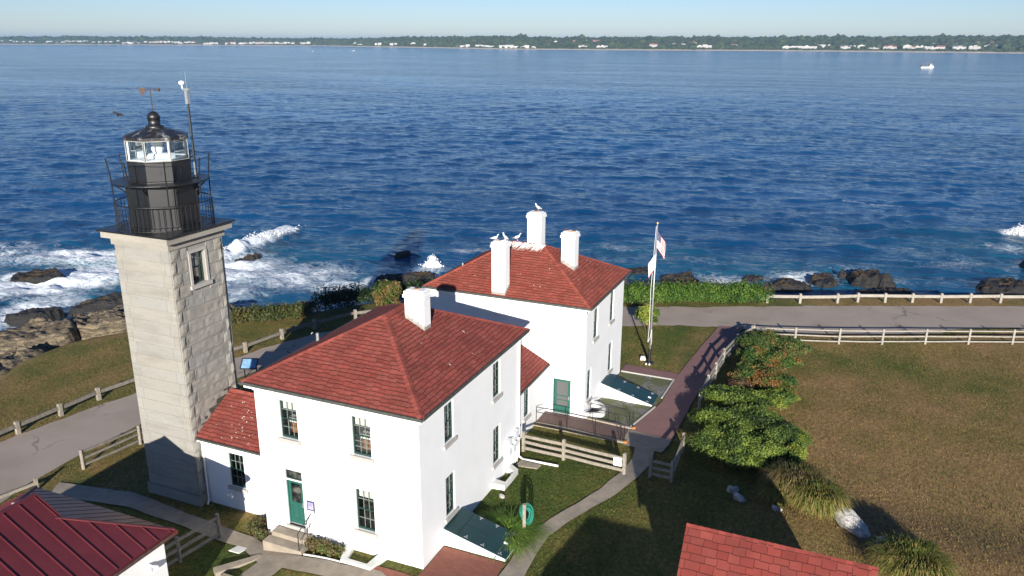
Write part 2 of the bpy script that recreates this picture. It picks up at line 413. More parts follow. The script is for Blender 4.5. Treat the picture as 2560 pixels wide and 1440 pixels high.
def make_water():
    m, nt, b = nmat("sea_water"); p = pos(nt)
    az = .40
    foam = attr(nt, 'foam').outputs[2]; shal = attr(nt, 'shallow').outputs[2]
    v1 = mapped(nt, p, (.55, 1.15, 1), (0, 0, -az)); v2 = mapped(nt, p, (.75, 1.25, 1), (0, 0, -az-.5)); v3 = mapped(nt, p, (.8, 1.2, 1), (0, 0, -az+.45))
    gust = noise(nt, .010, 4, .6, mapped(nt, p, (.45, 1.5, 1), (0, 0, -az)), .6); gs = ramp(nt, gust.outputs[0], [(.36, .45), (.62, 1.25)]).outputs[0]
    v0 = mapped(nt, p, (.5, 1.25, 1), (0, 0, -az+.12))
    a1 = noise(nt, .24, 4, .62, v1, .6); a2 = noise(nt, .68, 5, .64, v0, .8); a3 = noise(nt, 1.5, 4, .62, v3, .5); a4 = noise(nt, .040, 4, .6, v2, .6)
    def bumpv(h, d, prev):
        n_ = bump(nt, None, h, 1.0, 1.0, prev); nd = nt.nodes[-1]; nd = [q for q in nt.nodes if q.type == 'BUMP'][-1]
        nt.links.new(math_(nt, 'MULTIPLY', gs, d), nd.inputs["Distance"]); return n_
    a5 = noise(nt, .011, 6, .65, v0, .5); h9 = bumpv(a5.outputs[0], 6.5, None); h0 = bumpv(a4.outputs[0], 2.0, h9); h1 = bumpv(a1.outputs[0], .85, h0); h2 = bumpv(a2.outputs[0], .24, h1); h3 = bumpv(a3.outputs[0], .05, h2)
    nt.links.new(h3, b.inputs["Normal"])
    # broad wind streaks change the body colour a little
    st = noise(nt, .012, 5, .6, mapped(nt, p, (.35, 1.6, 1), (0, 0, -az)))
    body = ramp(nt, st.outputs[0], [(.35, (.001, .027, .082)), (.65, (.002, .048, .135))]).outputs[0]
    body = mix(nt, math_(nt, 'MULTIPLY', shal, .8), body, (.012, .085, .12))
    nt.links.new(body, b.inputs["Base Color"]); b.inputs["Roughness"].default_value = .10; b.inputs["IOR"].default_value = 1.33
    b.inputs["Specular IOR Level"].default_value = .5; b.inputs["Specular Tint"].default_value = (.62, .84, 1, 1)
    # foam
    f1 = noise(nt, .38, 6, .68, mapped(nt, p, (.8, 1.1, 1), (0, 0, -az)), 1.2); f2 = noise(nt, 2.2, 5, .7, p, .8)
    lc = noise(nt, .55, 4, .6, mapped(nt, p, (.8, 1.1, 1), (0, 0, -az)), 1.6)
    lace = math_(nt, 'SUBTRACT', 1.0, math_(nt, 'MULTIPLY', math_(nt, 'ABSOLUTE', math_(nt, 'SUBTRACT', lc.outputs[0], .5)), 5.0), True)
    fn = math_(nt, 'ADD', math_(nt, 'MULTIPLY', f1.outputs[0], .58), math_(nt, 'MULTIPLY', f2.outputs[0], .24)); fn = math_(nt, 'ADD', fn, math_(nt, 'MULTIPLY', lace, .20))
    t = math_(nt, 'ADD', fn, foam)
    fac = ramp(nt, t, [(.64, 0), (.76, .25), (.94, .75), (1.0, 1)]).outputs[0]
    fo = N(nt, "ShaderNodeBsdfDiffuse"); fc = ramp(nt, f2.outputs[0], [(.3, (.42, .50, .56)), (.6, (.80, .82, .83))])
    nt.links.new(fc.outputs[0], fo.inputs[0])
    bn = N(nt, "ShaderNodeBump"); bn.inputs["Strength"].default_value = .8; bn.inputs["Distance"].default_value = .35; nt.links.new(fn, bn.inputs["Height"]); nt.links.new(bn.outputs[0], fo.inputs["Normal"])
    mx = N(nt, "ShaderNodeMixShader"); nt.links.new(fac, mx.inputs[0]); nt.links.new(b.outputs[0], mx.inputs[1]); nt.links.new(fo.outputs[0], mx.inputs[2])
    nt.links.new(mx.outputs[0], nt.nodes["Material Output"].inputs[0]); return m
M_water = make_water()
M_spray = simple("white_spray", (.82, .84, .85), .9, .05, 4, 0)
# ------------------------------------------------------------------ terrain
SEA = -6.0
COAST = np.array([(-60, -90), (-37, -50), (-34, -20), (-33.6, 0), (-35, 7), (-37.5, 10), (-38.7, 13), (-38.6, 15.5), (-36.5, 18.5), (-31, 22), (-27, 25.2), (-25, 27.2), (-23.3, 29.6), (-18, 32.5), (-8, 36.8),
                  (-2, 39.2), (3.5, 41.8), (9, 44.4), (15.5, 48.2), (26.5, 53.2), (45, 61), (80, 76), (140, 100)], float)
def coast_d(x, y):
    """signed distance to the bank top, positive on the sea side"""
    P = np.stack([x, y], 1); best = np.full(len(P), 1e9); sgn = np.zeros(len(P))
    for a, b in zip(COAST[:-1], COAST[1:]):
        d = b-a; t = np.clip(((P-a)@d)/(d@d), 0, 1); q = a+t[:, None]*d
        ds = np.hypot(*(P-q).T); cr = d[0]*(P[:, 1]-a[1])-d[1]*(P[:, 0]-a[0])
        u = ds < best; best = np.where(u, ds, best); sgn = np.where(u, np.sign(cr), sgn)
    return best*sgn
def terrain(x, y):
    d = coast_d(x, y); z = g0(x, y)
    p3 = np.stack([x, y, np.zeros_like(x)], 1)
    right = sm((x+22)/10)
    width = 20*(1-right)+9*right
    t = np.clip(d/width, 0, 3)
    drop = (1-right)*(2.3*sm(d/5)+3.6*t)+right*(3.2*sm(d/4.5)+4.2*t)
    rough = np.clip(d/3, 0, 1)*(fbm(p3*np.array([1, 1.6, 1]), .28, 4)-.5)*2.6
    step = np.round((z-drop+rough)/.55)*.55
    zz = np.where(d > 0, .45*(z-drop+rough)+.55*step, z)
    zz = np.where(d > 0, np.where(d < 1.0, z*(1-sm(d))+zz*sm(d), zz), z)
    return np.maximum(zz, -9.5), d
def grid_faces(nx, ny):
    i = np.arange(nx-1)[None, :]+np.arange(ny-1)[:, None]*nx
    return np.stack([i, i+1, i+1+nx, i+nx], -1).reshape(-1, 4)
def axis(lo, hi, s, far):
    a = np.arange(lo, hi+.01, s); k = []
    st = s*2; v = hi
    while v < far: v += st; k.append(v); st *= 1.6
    k2 = []; st = s*2; v = lo
    while v > -far: v -= st; k2.append(v); st *= 1.6
    return np.array(list(reversed(k2))+list(a)+k)
gx = axis(-72, 60, .55, 900); gy = axis(-34, 74, .55, 600)
X, Y = np.meshgrid(gx, gy); xf, yf = X.ravel(), Y.ravel()
zt, dd = terrain(xf, yf)
p3 = np.stack([xf, yf, 0*xf], 1)
zt = zt + np.where(dd < 0, (fbm(p3, .5, 3)-.5)*.05*np.clip(-dd, 0, 1), 0)
rock = np.clip((dd-.4+(fbm(p3, .6, 3)-.5)*3)/1.6, 0, 1)
# dry right field, greener strip near the house and by the white fence
dry = sm((xf-9)/5)*(.55+.45*sm((24-yf)/14)) + .22*sm((-22-xf)/4)
dry = dry - .5*np.exp(-((xf-15)**2/60+(yf-31)**2/9)) - .35*np.exp(-((xf-14)**2+(yf-8)**2)/9)
lush = np.exp(-((xf-1.3)**2/5+(yf-5)**2/22)) + .8*np.exp(-((xf-3.6)**2/2+(yf-9)**2/9)*.4)*0.4 + .9*np.exp(-((xf+8.2)**2/3+(yf+2)**2/4))
ground = np_mesh("ground", np.stack([xf, yf, zt], 1), grid_faces(len(gx), len(gy)), [M_ground], smooth=True,
                 vattr=dict(rock=rock, dry=np.clip(dry, 0, 1), lush=np.clip(lush, 0, 1)))
tag(ground, "brown and green turf headland falling to slate ledges", "ground", kind="structure")

def strip(name, left, right, mats, lift, step=.5, label=None, cat=None, kind="structure", thick=0.0):
    """a ribbon between two polylines, draped on the lawn"""
    def resamp(p, n):
        p = np.array(p, float); s = np.concatenate([[0], np.cumsum(np.hypot(*np.diff(p, axis=0).T))]); t = np.linspace(0, s[-1], n)
        return np.stack([np.interp(t, s, p[:, 0]), np.interp(t, s, p[:, 1])], 1)
    Ln = np.sum(np.hypot(*np.diff(np.array(left, float), axis=0).T)); n = max(3, int(Ln/step)+1)
    a = resamp(left, n); b = resamp(right, n)
    w = np.max(np.hypot(*(a-b).T)); k = max(2, int(w/.6)+1)
    V = []
    for j in range(k): V.append(a+(b-a)*j/(k-1))
    V = np.stack(V, 1).reshape(-1, 2)
    if True:
        jit = (vnoise(np.stack([V[:, 0], V[:, 1], 0*V[:, 0]], 1), 1.3)-.5)
        edge = np.tile(np.array([1]+[0]*(k-2)+[1]), n); V = V+np.stack([jit, -jit], 1)*edge[:, None]*(.22 if 'road' in name else .06)
    z = g0(V[:, 0], V[:, 1])+lift
    f = grid_faces(k, n); f = f[:, ::-1] if True else f
    va = np.stack([V[:, 0], V[:, 1], z], 1)
    # make faces point up
    e = np.cross(va[f[0, 1]]-va[f[0, 0]], va[f[0, 2]]-va[f[0, 0]])
    if e[2] < 0: f = f[:, ::-1]
    o = np_mesh(name, va, f, mats, smooth=True)
    return tag(o, label, cat, kind=kind)
RN = [(-19.5, -16), (-20.6, -8), (-21.4, -2.3), (-21.9, 0), (-22.0, 3), (-21.9, 6), (-21.5, 12), (-20.9, 15.5), (-18.8, 19.5), (-15, 23.5), (-9, 28), (-3.5, 30.8), (-.8, 32.1), (3, 33.9), (6.4, 35), (11.5, 35.9), (17.7, 38.5), (22.8, 41.4), (29, 44.8), (45, 52), (90, 72)]
RF = [(-25.5, -18), (-27, -10), (-27.6, -3), (-27.7, 1.9), (-27.1, 5.1), (-26.7, 7), (-25.9, 9.6), (-24.9, 14), (-23.2, 19.3), (-21.7, 22.3), (-17, 27.5), (-9, 33.2), (-5, 35.4), (-2.1, 36.6), (3.5, 39.2), (8, 41.5), (13, 44), (20, 47.2), (28, 50.9), (45, 58.6), (90, 78)]
def along(p, n=160):
    p = np.array(p, float); s = np.concatenate([[0], np.cumsum(np.hypot(*np.diff(p, axis=0).T))]); t = np.linspace(0, s[-1], n); return np.stack([np.interp(t, s, p[:, 0]), np.interp(t, s, p[:, 1])], 1)
strip("road", RN, RF, [M_asphalt], .035, .5, "pale worn asphalt road looping round the headland", "road")
strip("brick_path", [(3.98, 14.6), (4.1, 15.6), (4.9, 19.6), (4.92, 24), (5.3, 30), (5.75, 35.1)], [(6.45, 14.6), (6.5, 16), (6.55, 20), (6.75, 25), (7.0, 30), (7.5, 35.6)], [M_brickpath], .045, .5, "purple brick path from the ramp to the road", "path")
strip("brick_branch_path", [(4.9, 23.35), (3, 23.3), (1.38, 23.25)], [(4.9, 24.4), (3, 24.55), (1.38, 24.6)], [M_brickpath], .041, .4, "purple brick path branching to the rear house", "path")
strip("concrete_path", [(2.85, .4), (2.93, 1.4), (2.92, 2.8), (3.0, 4.0), (3.4, 5.3), (4.05, 6.8), (4.65, 8.4), (5.05, 10.4), (5.12, 12.2), (4.85, 13.9)],
      [(3.9, .3), (3.8, 1.4), (3.72, 2.8), (3.75, 4.0), (4.1, 5.2), (4.7, 6.6), (5.35, 8.0), (5.95, 10.2), (6.05, 12.2), (5.9, 13.9)], [M_conc], .045, .4, "narrow curving concrete path across the lawn", "path")
strip("concrete_apron", [(4.25, 13.75), (4.1, 14.6), (4.0, 15.6)], [(6.3, 13.75), (6.4, 14.6), (6.45, 15.3)], [M_conc], .055, .4, "concrete apron at the foot of the ramp", "pavement")
strip("front_walk", [(-20.4, -.1), (-16, .45), (-12.3, .1), (-8.3, -.2), (-6.1, -1.0), (-4.6, -1.05), (-2.9, -1.0), (-1.5, -.75), (0, -1.5)], [(-19.8, -1.1), (-15.3, -.6), (-12.0, -.75), (-8.2, -1.0), (-6.6, -1.85), (-4.6, -1.95), (-2.9, -1.9), (-1.5, -1.9), (0, -2.6)], [M_conc], .045, .4, "concrete walk along the front of the house", "path")
strip("front_cross_walk", [(-6.6, -1.2), (-6.9, -4), (-7.2, -7)], [(-5.2, -1.1), (-5.6, -4), (-5.9, -7)], [M_conc], .05, .4, "concrete walk leading away from the front steps", "path")
strip("brick_patio", [(-1.9, -.55), (0.0, -.55), (.06, .2), (.06, 1.62)], [(-1.4, -4.0), (1.6, -4), (2.8, -2), (2.83, 1.6)], [M_patio], .038, .35, "red brick patio at the house corner", "pavement")
strip("gravel_bed", [(1.42, 16.2), (1.42, 19), (1.4, 23.2)], [(4.0, 15.7), (4.75, 19.6), (4.83, 23.2)], [M_gravel], .03, .4, "grey gravel bed beside the rear house", "gravel", kind="structure")
strip("turf_verge", [(21.5, 40.2), (23.5, 41.4), (27, 43.2)], [(21.0, 40.9), (22.9, 42.3), (26.6, 44.3)], [M_ground], .05, .5, "strip of turf on the near side of the road", "grass")
# pale stone edging of the gravel bed
mb = MB()
for a, b in (((1.45, 23.28), (4.86, 23.28)), ((4.86, 23.28), (4.78, 20.3)), ((4.7, 18.9), (4.0, 15.7))):
    mb.bar((a[0], a[1], gz(*a)+.06), (b[0], b[1], gz(*b)+.045), .08, .09)
tag(mb.build("path_edging", [M_stone]), "pale stone edging between gravel bed and brick path", "edging")

# ------------------------------------------------------------------ sea
def sea_mesh():
    c = np.array([13.5, -22.9])
    r = [48.]
    while r[-1] < 9000:
        q = r[-1]; r.append(q + (.42 if q < 170 else .42*(q/170)**1.75 if q < 1500 else q*.06))
    r = np.array(r); a = np.linspace(R(-74), R(28), 820)
    A, Rr = np.meshgrid(a, r); x = (c[0]+Rr*np.sin(A)).ravel(); y = (c[1]+Rr*np.cos(A)).ravel(); rr = Rr.ravel()
    z = np.zeros_like(x); g = np.random.default_rng(3)
    space = np.interp(rr, r, np.gradient(r)); space = np.maximum(space, rr*(a[1]-a[0]))
    for k in range(60):
        lam = 1.7*(17/1.7)**(g.random()**1.2); th = -.40+R(180)+g.normal(0, .42)
        amp = .0044*lam**.9*(.4+1.2*g.random()); ph = g.random()*7
        kx, ky = math.sin(th)*2*math.pi/lam, math.cos(th)*2*math.pi/lam
        w = np.clip(lam/(3.2*space)-1, 0, 1)
        z += amp*np.sin(kx*x+ky*y+ph)*w
    # sets come and go
    z *= .6+.8*fbm(np.stack([x, y, 0*x], 1), .02, 2)
    foam = np.zeros_like(x)-.35; sh = np.zeros_like(x)
    def blob(px, py, sx, sy, rot, s):
        u = (x-px)*math.cos(rot)+(y-py)*math.sin(rot); v = -(x-px)*math.sin(rot)+(y-py)*math.cos(rot)
        return s*np.exp(-(u/sx)**2-(v/sy)**2)
    fz = 0
    for b in ((-66, 36, 13, 7, .9, .95), (-72, 44, 13, 5, .4, .85), (-76, 56, 18, 4.5, .25, .50), (-60, 27, 5, 9, .3, .75), (-60, 48, 9, 8, .2, .45), (-52, 46, 10, 10, .9, .75), (-44, 47, 11, 8, .5, .66), (-36, 47, 10, 4, .5, .62), (-46, 38, 9, 5, .6, .55),
              (-33, 50, 6, 3, .6, .8), (-31, 56, 4, 3, .5, .6), (-84, 40, 16, 10, .3, .55), (-30, 66, 6, 2.5, .3, .50), (-13, 76, 7, 4, .1, .45), (-3, 73, 8, 4, .2, .38), (1.5, 66, 5, 4, .2, .62), (10, 70, 7, 4, .35, .62), (14, 76, 8, 4, .3, .42), (20, 73, 5, 5, .3, .40), (27, 84, 9, 5, .5, .46),
              (37, 107, 4, 3, .2, .95), (34, 96, 6, 6, .3, .50), (21, 90, 8, 3, .5, .40), (45, 103, 6, 6, .3, .6), (17, 122, 12, 1.2, -.1, .47), (30, 123, 12, 1.5, .2, .45), (-50, 29, 7, 5, .5, .5), (-43, 33, 7, 4, .4, .45)):
        fz = np.maximum(fz, blob(*b))
    foam += fz*1.02+.05*np.clip(fz*4, 0, 1)
    for b in ((-60, 42, 26, 18, .6, 1), (-35, 48, 12, 8, .4, .8), (5, 69, 26, 9, .35, .8), (-10, 75, 14, 6, .2, .6), (34, 92, 16, 16, .4, .7)):
        sh = np.maximum(sh, blob(*b))
    # breaking crest seaward of the tower
    cr = [np.array(p, float) for p in ((-56, 46), (-56.3, 52), (-57.6, 59), (-58.6, 65))]
    for p, q in zip(cr[:-1], cr[1:]):
        d = q-p; t = np.clip(((x-p[0])*d[0]+(y-p[1])*d[1])/(d@d), 0, 1)
        ds = np.hypot(x-p[0]-t*d[0], y-p[1]-t*d[1]); k = np.exp(-(ds/1.5)**2)
        z = np.maximum(z, z*.4+k*1.25); foam = np.maximum(foam, k*.85-.1)
    for px, py in ((-72, 42), (-78, 54), (-52, 43)):
        z += blob(px, py, 9, 1.8, .35, .55)
    rg = fbm(np.stack([x, y, 0*x], 1), .55, 4)-.5
    z += rg*np.clip(foam+.35, 0, 1)*1.3
    v = np.stack([x, y, SEA+z], 1); f = grid_faces(len(a), len(r))[:, ::-1]
    return np_mesh("sea_water", v, f, [M_water], smooth=True, vattr=dict(foam=foam, shallow=sh))
sea = sea_mesh(); tag(sea, "deep blue choppy sea with white surf along the ledges", "sea", kind="structure")
mb = MB(); mb.quad((-16000, -16000, -8.2), (16000, -16000, -8.2), (16000, 16000, -8.2), (-16000, 16000, -8.2))
tag(mb.build("open_water", [M_water]), "open sea beyond the headland", "sea", kind="structure")

# ------------------------------------------------------------------ shore rocks, each ledge a thing
def ledge(name, c, size, rot, mat, label, group, seed, tilt=.12, strata=.24, n=40, cat="rock"):
    g = np.random.default_rng(seed)
    u, v = np.meshgrid(np.linspace(-1, 1, n*2), np.linspace(-1, 1, n*2)); u = u.ravel(); v = v.ravel()
    p = np.stack([u*size[0], v*size[1], np.full_like(u, seed*3.7)], 1)
    rad = np.maximum(np.abs(u)**2.0+np.abs(v)**2.0, 0)**.5
    edge = rad+(fbm(p, 1.6/max(size[:2]), 4)-.5)*1.05
    h = np.clip(1-sm((edge-.45)/.42), 0, 1)
    z = h*size[2]*(.55+.9*fbm(p, 2.2/max(size[:2]), 4))+u*size[0]*tilt*h
    zq = z+.5*(u*size[0]*.35-v*size[1]*.12)*h; z = .25*z+.75*(np.floor(zq/strata)*strata-.5*(u*size[0]*.35-v*size[1]*.12)*h) + (fbm(p*np.array([.6, 1.6, 1]), 1.8, 4)-.5)*.5*h - .8*(1-h)*1.6
    cr, sr = math.cos(rot), math.sin(rot)
    V = np.stack([c[0]+u*size[0]*cr-v*size[1]*sr, c[1]+u*size[0]*sr+v*size[1]*cr, c[2]+z], 1)
    o = np_mesh(name, V, grid_faces(n*2, n*2), [mat], smooth=False)
    o.location = (0, 0, 0)
    return tag(o, label, cat, group)
RK = "slate ledges along the waterline"
for i, (c, s, rot, mt, lab) in enumerate([
    ((-7.6, 65.0, -6.1), (3.4, 2.0, 1.1), .5, 0, "dark wet ledge in the surf just right of the rear house roof"),
    ((-2.6, 63.0, -6.3), (5.0, 3.0, 2.2), .35, 0, "long dark ledge in the surf directly behind the flagpole"),
    ((4.6, 67.5, -6.0), (1.8, 1.2, .8), .3, 0, "small weed-topped rock left of the paired ledges"),
    ((8.4, 65.2, -6.3), (4.8, 3.0, 2.0), .35, 0, "broad dark ledge with brown weed right of the green hedge end"),
    ((12.3, 69.0, -6.2), (2.6, 2.4, 1.7), .6, 0, "lumpy dark rock between the two larger ledges"),
    ((16.5, 70.8, -6.2), (3.6, 3.0, 2.7), .35, 0, "tallest weed-covered rock behind the roadside rail fence"),
    ((17.4, 65.8, -6.3), (5.0, 2.2, 1.5), .35, 0, "low black ledge just above the roadside rail"),
    ((30.5, 74.0, -6.4), (6.5, 4.0, 2.6), .5, 0, "large black layered ledge at the right edge of the picture"),
    ((36.2, 87.5, -6.4), (4.6, 4.2, 2.4), .4, 0, "far brown ledge at the right edge beyond the white water"),
    ((-30.5, 50.0, -6.2), (4.4, 2.3, 1.6), .5, 0, "dark ledge left of the rear house roof in white water"),
    ((-37, 60, -6.3), (2.6, 1.3, 1.0), .5, 0, "isolated dark rock in the surf above the front roof ridge"),
    ((-53.5, 51.0, -6.5), (3.0, 1.3, 1.2), .9, 0, "black rock under the breaking wave right of the tower"),
    ((-69.5, 34.5, -6.4), (5.0, 2.6, 1.3), .7, 0, "foam-washed black ledge far left in the surf"),
    ((-52.5, 30.5, -6.2), (5.5, 3.2, 2.0), .6, 0, "brown weed-covered ledge left of the tower at the water"),
    ((-57.5, 25.0, -6.4), (4.0, 2.6, 1.6), .8, 0, "dark dripping ledge at the foot of the tan slabs"),
    ((-46.8, 25.5, -5.6), (6.0, 4.6, 2.8), .6, 1, "big tan and grey slab behind the tower shaft"),
    ((-47.8, 17.2, -5.4), (6.4, 4.4, 3.1), .5, 1, "tan layered outcrop nearest the left picture edge"),
    ((-44.0, 21.2, -4.6), (4.6, 3.0, 2.5), .35, 1, "tilted tan slab between the outcrop and the turf"),
    ((-43.2, 11.5, -4.8), (4.8, 3.6, 2.4), .7, 1, "dark grey broken slab below the turf edge at far left"),
    ((-40.5, 30.0, -5.6), (5.0, 3.0, 2.0), .55, 1, "low shadowed ledge behind the tower below the hedge"),
]):
    s = (s[0], s[1], s[2]*(.62 if c[0] > -20 else .8 if mt == 0 else .72))
    ledge("rock_ledge", c, s, rot, (M_rockdark, M_rocktan)[mt], lab, RK, 20+i, tilt=(.10, .16)[mt])
# ------------------------------------------------------------------ building helpers
def wall_face(mb, a, b, z0, z1, nrm, holes=(), depth=.17, m=0):
    a = Vector((*a, 0)); b = Vector((*b, 0)); L = (b-a).length; U = (b-a)/L; nrm = Vector(nrm)
    us = sorted({0, L, *[h[0] for h in holes], *[h[1] for h in holes]}); zs = sorted({z0, z1, *[h[2] for h in holes], *[h[3] for h in holes]})
    P = lambda u, z, d=0: tuple(a+U*u+Vector((0, 0, z))-nrm*d)
    flip = U.cross(Vector((0, 0, 1))).dot(nrm) < 0
    for i in range(len(us)-1):
        for j in range(len(zs)-1):
            uc, zc = (us[i]+us[i+1])/2, (zs[j]+zs[j+1])/2
            if any(h[0] < uc < h[1] and h[2] < zc < h[3] for h in holes): continue
            q = [P(us[i], zs[j]), P(us[i+1], zs[j]), P(us[i+1], zs[j+1]), P(us[i], zs[j+1])]
            mb.quad(*(reversed(q) if flip else q), m)
    for u0, u1, h0, h1 in holes:
        for (p, q) in (((u0, h0), (u1, h0)), ((u1, h0), (u1, h1)), ((u1, h1), (u0, h1)), ((u0, h1), (u0, h0))):
            mb.quad(P(*p), P(*p, depth), P(*q, depth), P(*q), m)

def window(parent, a, U, nrm, u0, u1, z0, z1, rows=(2, 2), cols=3, depth=.10, sill=True, curtain=False, frame=None, inside=None, ajar=False):
    """double-hung sash set back in the wall; frame mesh with pane, sill (and curtain) below it"""
    a = Vector((*a, 0)); U = Vector((*U, 0)); nrm = Vector(nrm); frame = frame or M_green
    mb = MB(); W = u1-u0; H = z1-z0
    def bx(ua, ub, za, zb, d0, d1, m=0): mb.frame(a+U*ua-nrm*d1+Vector((0, 0, za)), U*(ub-ua), nrm*(d1-d0), Vector((0, 0, zb-za)), m)
    t = .05
    bx(u0+.003, u0+t, z0, z1-.003, depth-.03, depth+.06); bx(u1-t, u1-.003, z0, z1-.003, depth-.03, depth+.06)
    bx(u0+t, u1-t, z1-t, z1-.003, depth-.03, depth+.06); bx(u0+t, u1-t, z0+.003, z0+.09, depth-.03, depth+.06)
    mid = z0+H*.5
    bx(u0+t, u1-t, mid-.025, mid+.025, depth-.012, depth+.05)
    iw = W-2*t
    for (za, zb, rw, dd) in ((mid+.025, z1-t, rows[0], .0), (z0+.09, mid-.025, rows[1], .022)):
        for k in range(1, cols):
            u = u0+t+iw*k/cols; bx(u-.0125, u+.0125, za, zb, depth+dd, depth+dd+.02, 1)
        for k in range(1, rw):
            z = za+(zb-za)*k/rw; bx(u0+t, u1-t, z-.0125, z+.0125, depth+dd-.002, depth+dd+.018, 1)
    w = mb.build("window", [frame, M_muntin], parent)
    g = MB()
    g.quad(*[tuple(a+U*u-nrm*(depth+.03)+Vector((0, 0, z))) for u, z in ((u0+t, z0+.09), (u1-t, z0+.09), (u1-t, z1-t), (u0+t, z1-t))])
    g.build("pane", [M_glass], w)
    # the room behind: a shallow dark reveal so the glass has depth
    r = MB(); D = .75
    q = lambda u, z, d: tuple(a+U*u-nrm*d+Vector((0, 0, z)))
    r.quad(q(u0-.22, z0-.3, D), q(u1+.22, z0-.3, D), q(u1+.22, z1+.3, D), q(u0-.22, z1+.3, D), 0)
    r.quad(q(u0-.22, z0-.3, .172), q(u0-.22, z0-.3, D), q(u0-.22, z1+.3, D), q(u0-.22, z1+.3, .172), 0); r.quad(q(u1+.22, z0-.3, .172), q(u1+.22, z0-.3, D), q(u1+.22, z1+.3, D), q(u1+.22, z1+.3, .172), 0)
    r.quad(q(u0-.22, z0-.3, .172), q(u1+.22, z0-.3, .172), q(u1+.22, z0-.3, D), q(u0-.22, z0-.3, D), 1); r.quad(q(u0-.22, z1+.3, .172), q(u1+.22, z1+.3, .172), q(u1+.22, z1+.3, D), q(u0-.22, z1+.3, D), 0)
    r.build("room_recess", [M_black, M_wood_in if inside else M_black], w)
    if inside:
        c = MB()
        for k in range(4): c.box(0, 0, 0, 0, 0, 0) if False else None
        o = a+U*(u0+.12)-nrm*.5+Vector((0, 0, z0+.02)); c.frame(o, U*(W-.25), -nrm*.2, Vector((0, 0, .42)), 0)
        o = a+U*(u0+.1)-nrm*.45+Vector((0, 0, z0+.5)); c.frame(o, U*(W*.5), -nrm*.2, Vector((0, 0, .25)), 1)
        c.build("shelf", [M_wood_in, M_curtain], w)
    if curtain:
        c = MB(); zt = z1-t-.01; zb = {1: mid-.05, 2: z0+.12, 3: z1-.45}[curtain]
        n = 10
        for k in range(n):
            ua = u0+t+iw*k/n; ub = u0+t+iw*(k+1)/n; d = depth+.10+(.025 if k % 2 else 0); d2 = depth+.10+(.025 if (k+1) % 2 else 0)
            c.quad(q(ua, zb, d), q(ub, zb, d2), q(ub, zt, d2), q(ua, zt, d))
        c.build("curtain", [M_curtain], w)
    if sill:
        s = MB(); s.frame(a+U*(u0-.13)-nrm*depth+Vector((0, 0, z0-.16)), U*(W+.26), nrm*(depth+.09), Vector((0, 0, .157))); s.build("sill", [M_stone], w)
    return w

def shingle(mb, el, er, tr, tl, base=(.222, .053, .039), row=.20, tab=.33, m=0):
    el, er, tr, tl = map(Vector, (el, er, tr, tl)); U = (er-el).normalized(); Nn = U.cross(tl-el).normalized()
    if Nn.z < 0: Nn = -Nn
    V = Nn.cross(U).normalized()
    if V.z < 0: V = -V
    H = (tl-el).dot(V); uL = lambda v: (tl-el).dot(U)*v/H; Lr = (er-el).dot(U); uR = lambda v: Lr+((tr-el).dot(U)-Lr)*v/H
    P = lambda u, v, h: tuple(el+U*u+V*v+Nn*h)
    dark = tuple(c*.16 for c in base); dark2 = tuple(c*.30 for c in base)
    mb.quad(P(0, 0, .0), P(Lr, 0, .0), P(uR(H), H, .0), P(uL(H), H, .0), m, dark)
    k = 0; v = -.03
    while v < H-.02:
        vt = min(v+row*1.12, H); off = random.random()*tab
        u = uL(max(v, 0))-off
        while u < uR(max(v, 0)):
            w = tab*(.82+.36*random.random()); jb = random.choice((0, .028, .05))*random.uniform(.7, 1.1) if k else 0
            va = v-jb+.02; l0, r0_ = uL(max(va, 0)), uR(max(va, 0)); l1, r1_ = uL(vt), uR(vt)
            a0, b0 = max(u, l0), min(u+w-.012, r0_); a1, b1 = max(u, l1), min(u+w-.012, r1_)
            if b0-a0 > .01:
                if b1 < a1: a1 = b1 = (a1+b1)/2 if l1 <= (a1+b1)/2 <= r1_ else min(max((a0+b0)/2, l1), max(l1, r1_))
                f = random.uniform(.84, 1.12); g = random.uniform(.9, 1.15); c = (base[0]*f, base[1]*f*g, base[2]*f*g)
                h0, h1 = .034, .010
                mb.quad(P(a0, va, h0), P(b0, va, h0), P(b1, vt, h1), P(a1, vt, h1), m, c)
                mb.quad(P(a0, va, .001), P(b0, va, .001), P(b0, va, h0), P(a0, va, h0), m, dark)
                mb.quad(P(a0, va+.001, h0+.002), P(b0, va+.001, h0+.002), P(b0, va+.024, h0), P(a0, va+.024, h0), m, dark2)
            u += w
        v += row; k += 1
    return U, V, Nn
def hipcap(mb, a, b, n1, n2, base=(.222, .054, .040), wdt=.15, m=0):
    a, b, n1, n2 = map(Vector, (a, b, n1, n2)); d = (b-a); L = d.length; d.normalize()
    s1 = d.cross(n1).normalized(); s2 = d.cross(n2).normalized()
    if s1.dot(n2) > 0: s1 = -s1
    if s2.dot(n1) > 0: s2 = -s2
    # each wing lies in its own face, pointing away from the other one
    up = (n1+n2).normalized(); t = 0
    while t < L:
        e = min(t+.24, L); f = random.uniform(.82, 1.2); c = tuple(x*f for x in base)
        p = a+d*t+up*.062; q = a+d*e+up*.045
        for s_, nn in ((s1, n1), (s2, n2)):
            mb.quad(tuple(p), tuple(p+s_*wdt-up*.012), tuple(q+s_*wdt-up*.012), tuple(q), m, c)
            mb.quad(tuple(p), tuple(p+s_*wdt-up*.012), tuple(p+s_*wdt-up*.05), tuple(p-up*.05), m, tuple(x*.2 for x in c))
        t += .22
def fnorm(a, b, c):
    n = (Vector(b)-Vector(a)).cross(Vector(c)-Vector(a)).normalized(); return n if n.z > 0 else -n
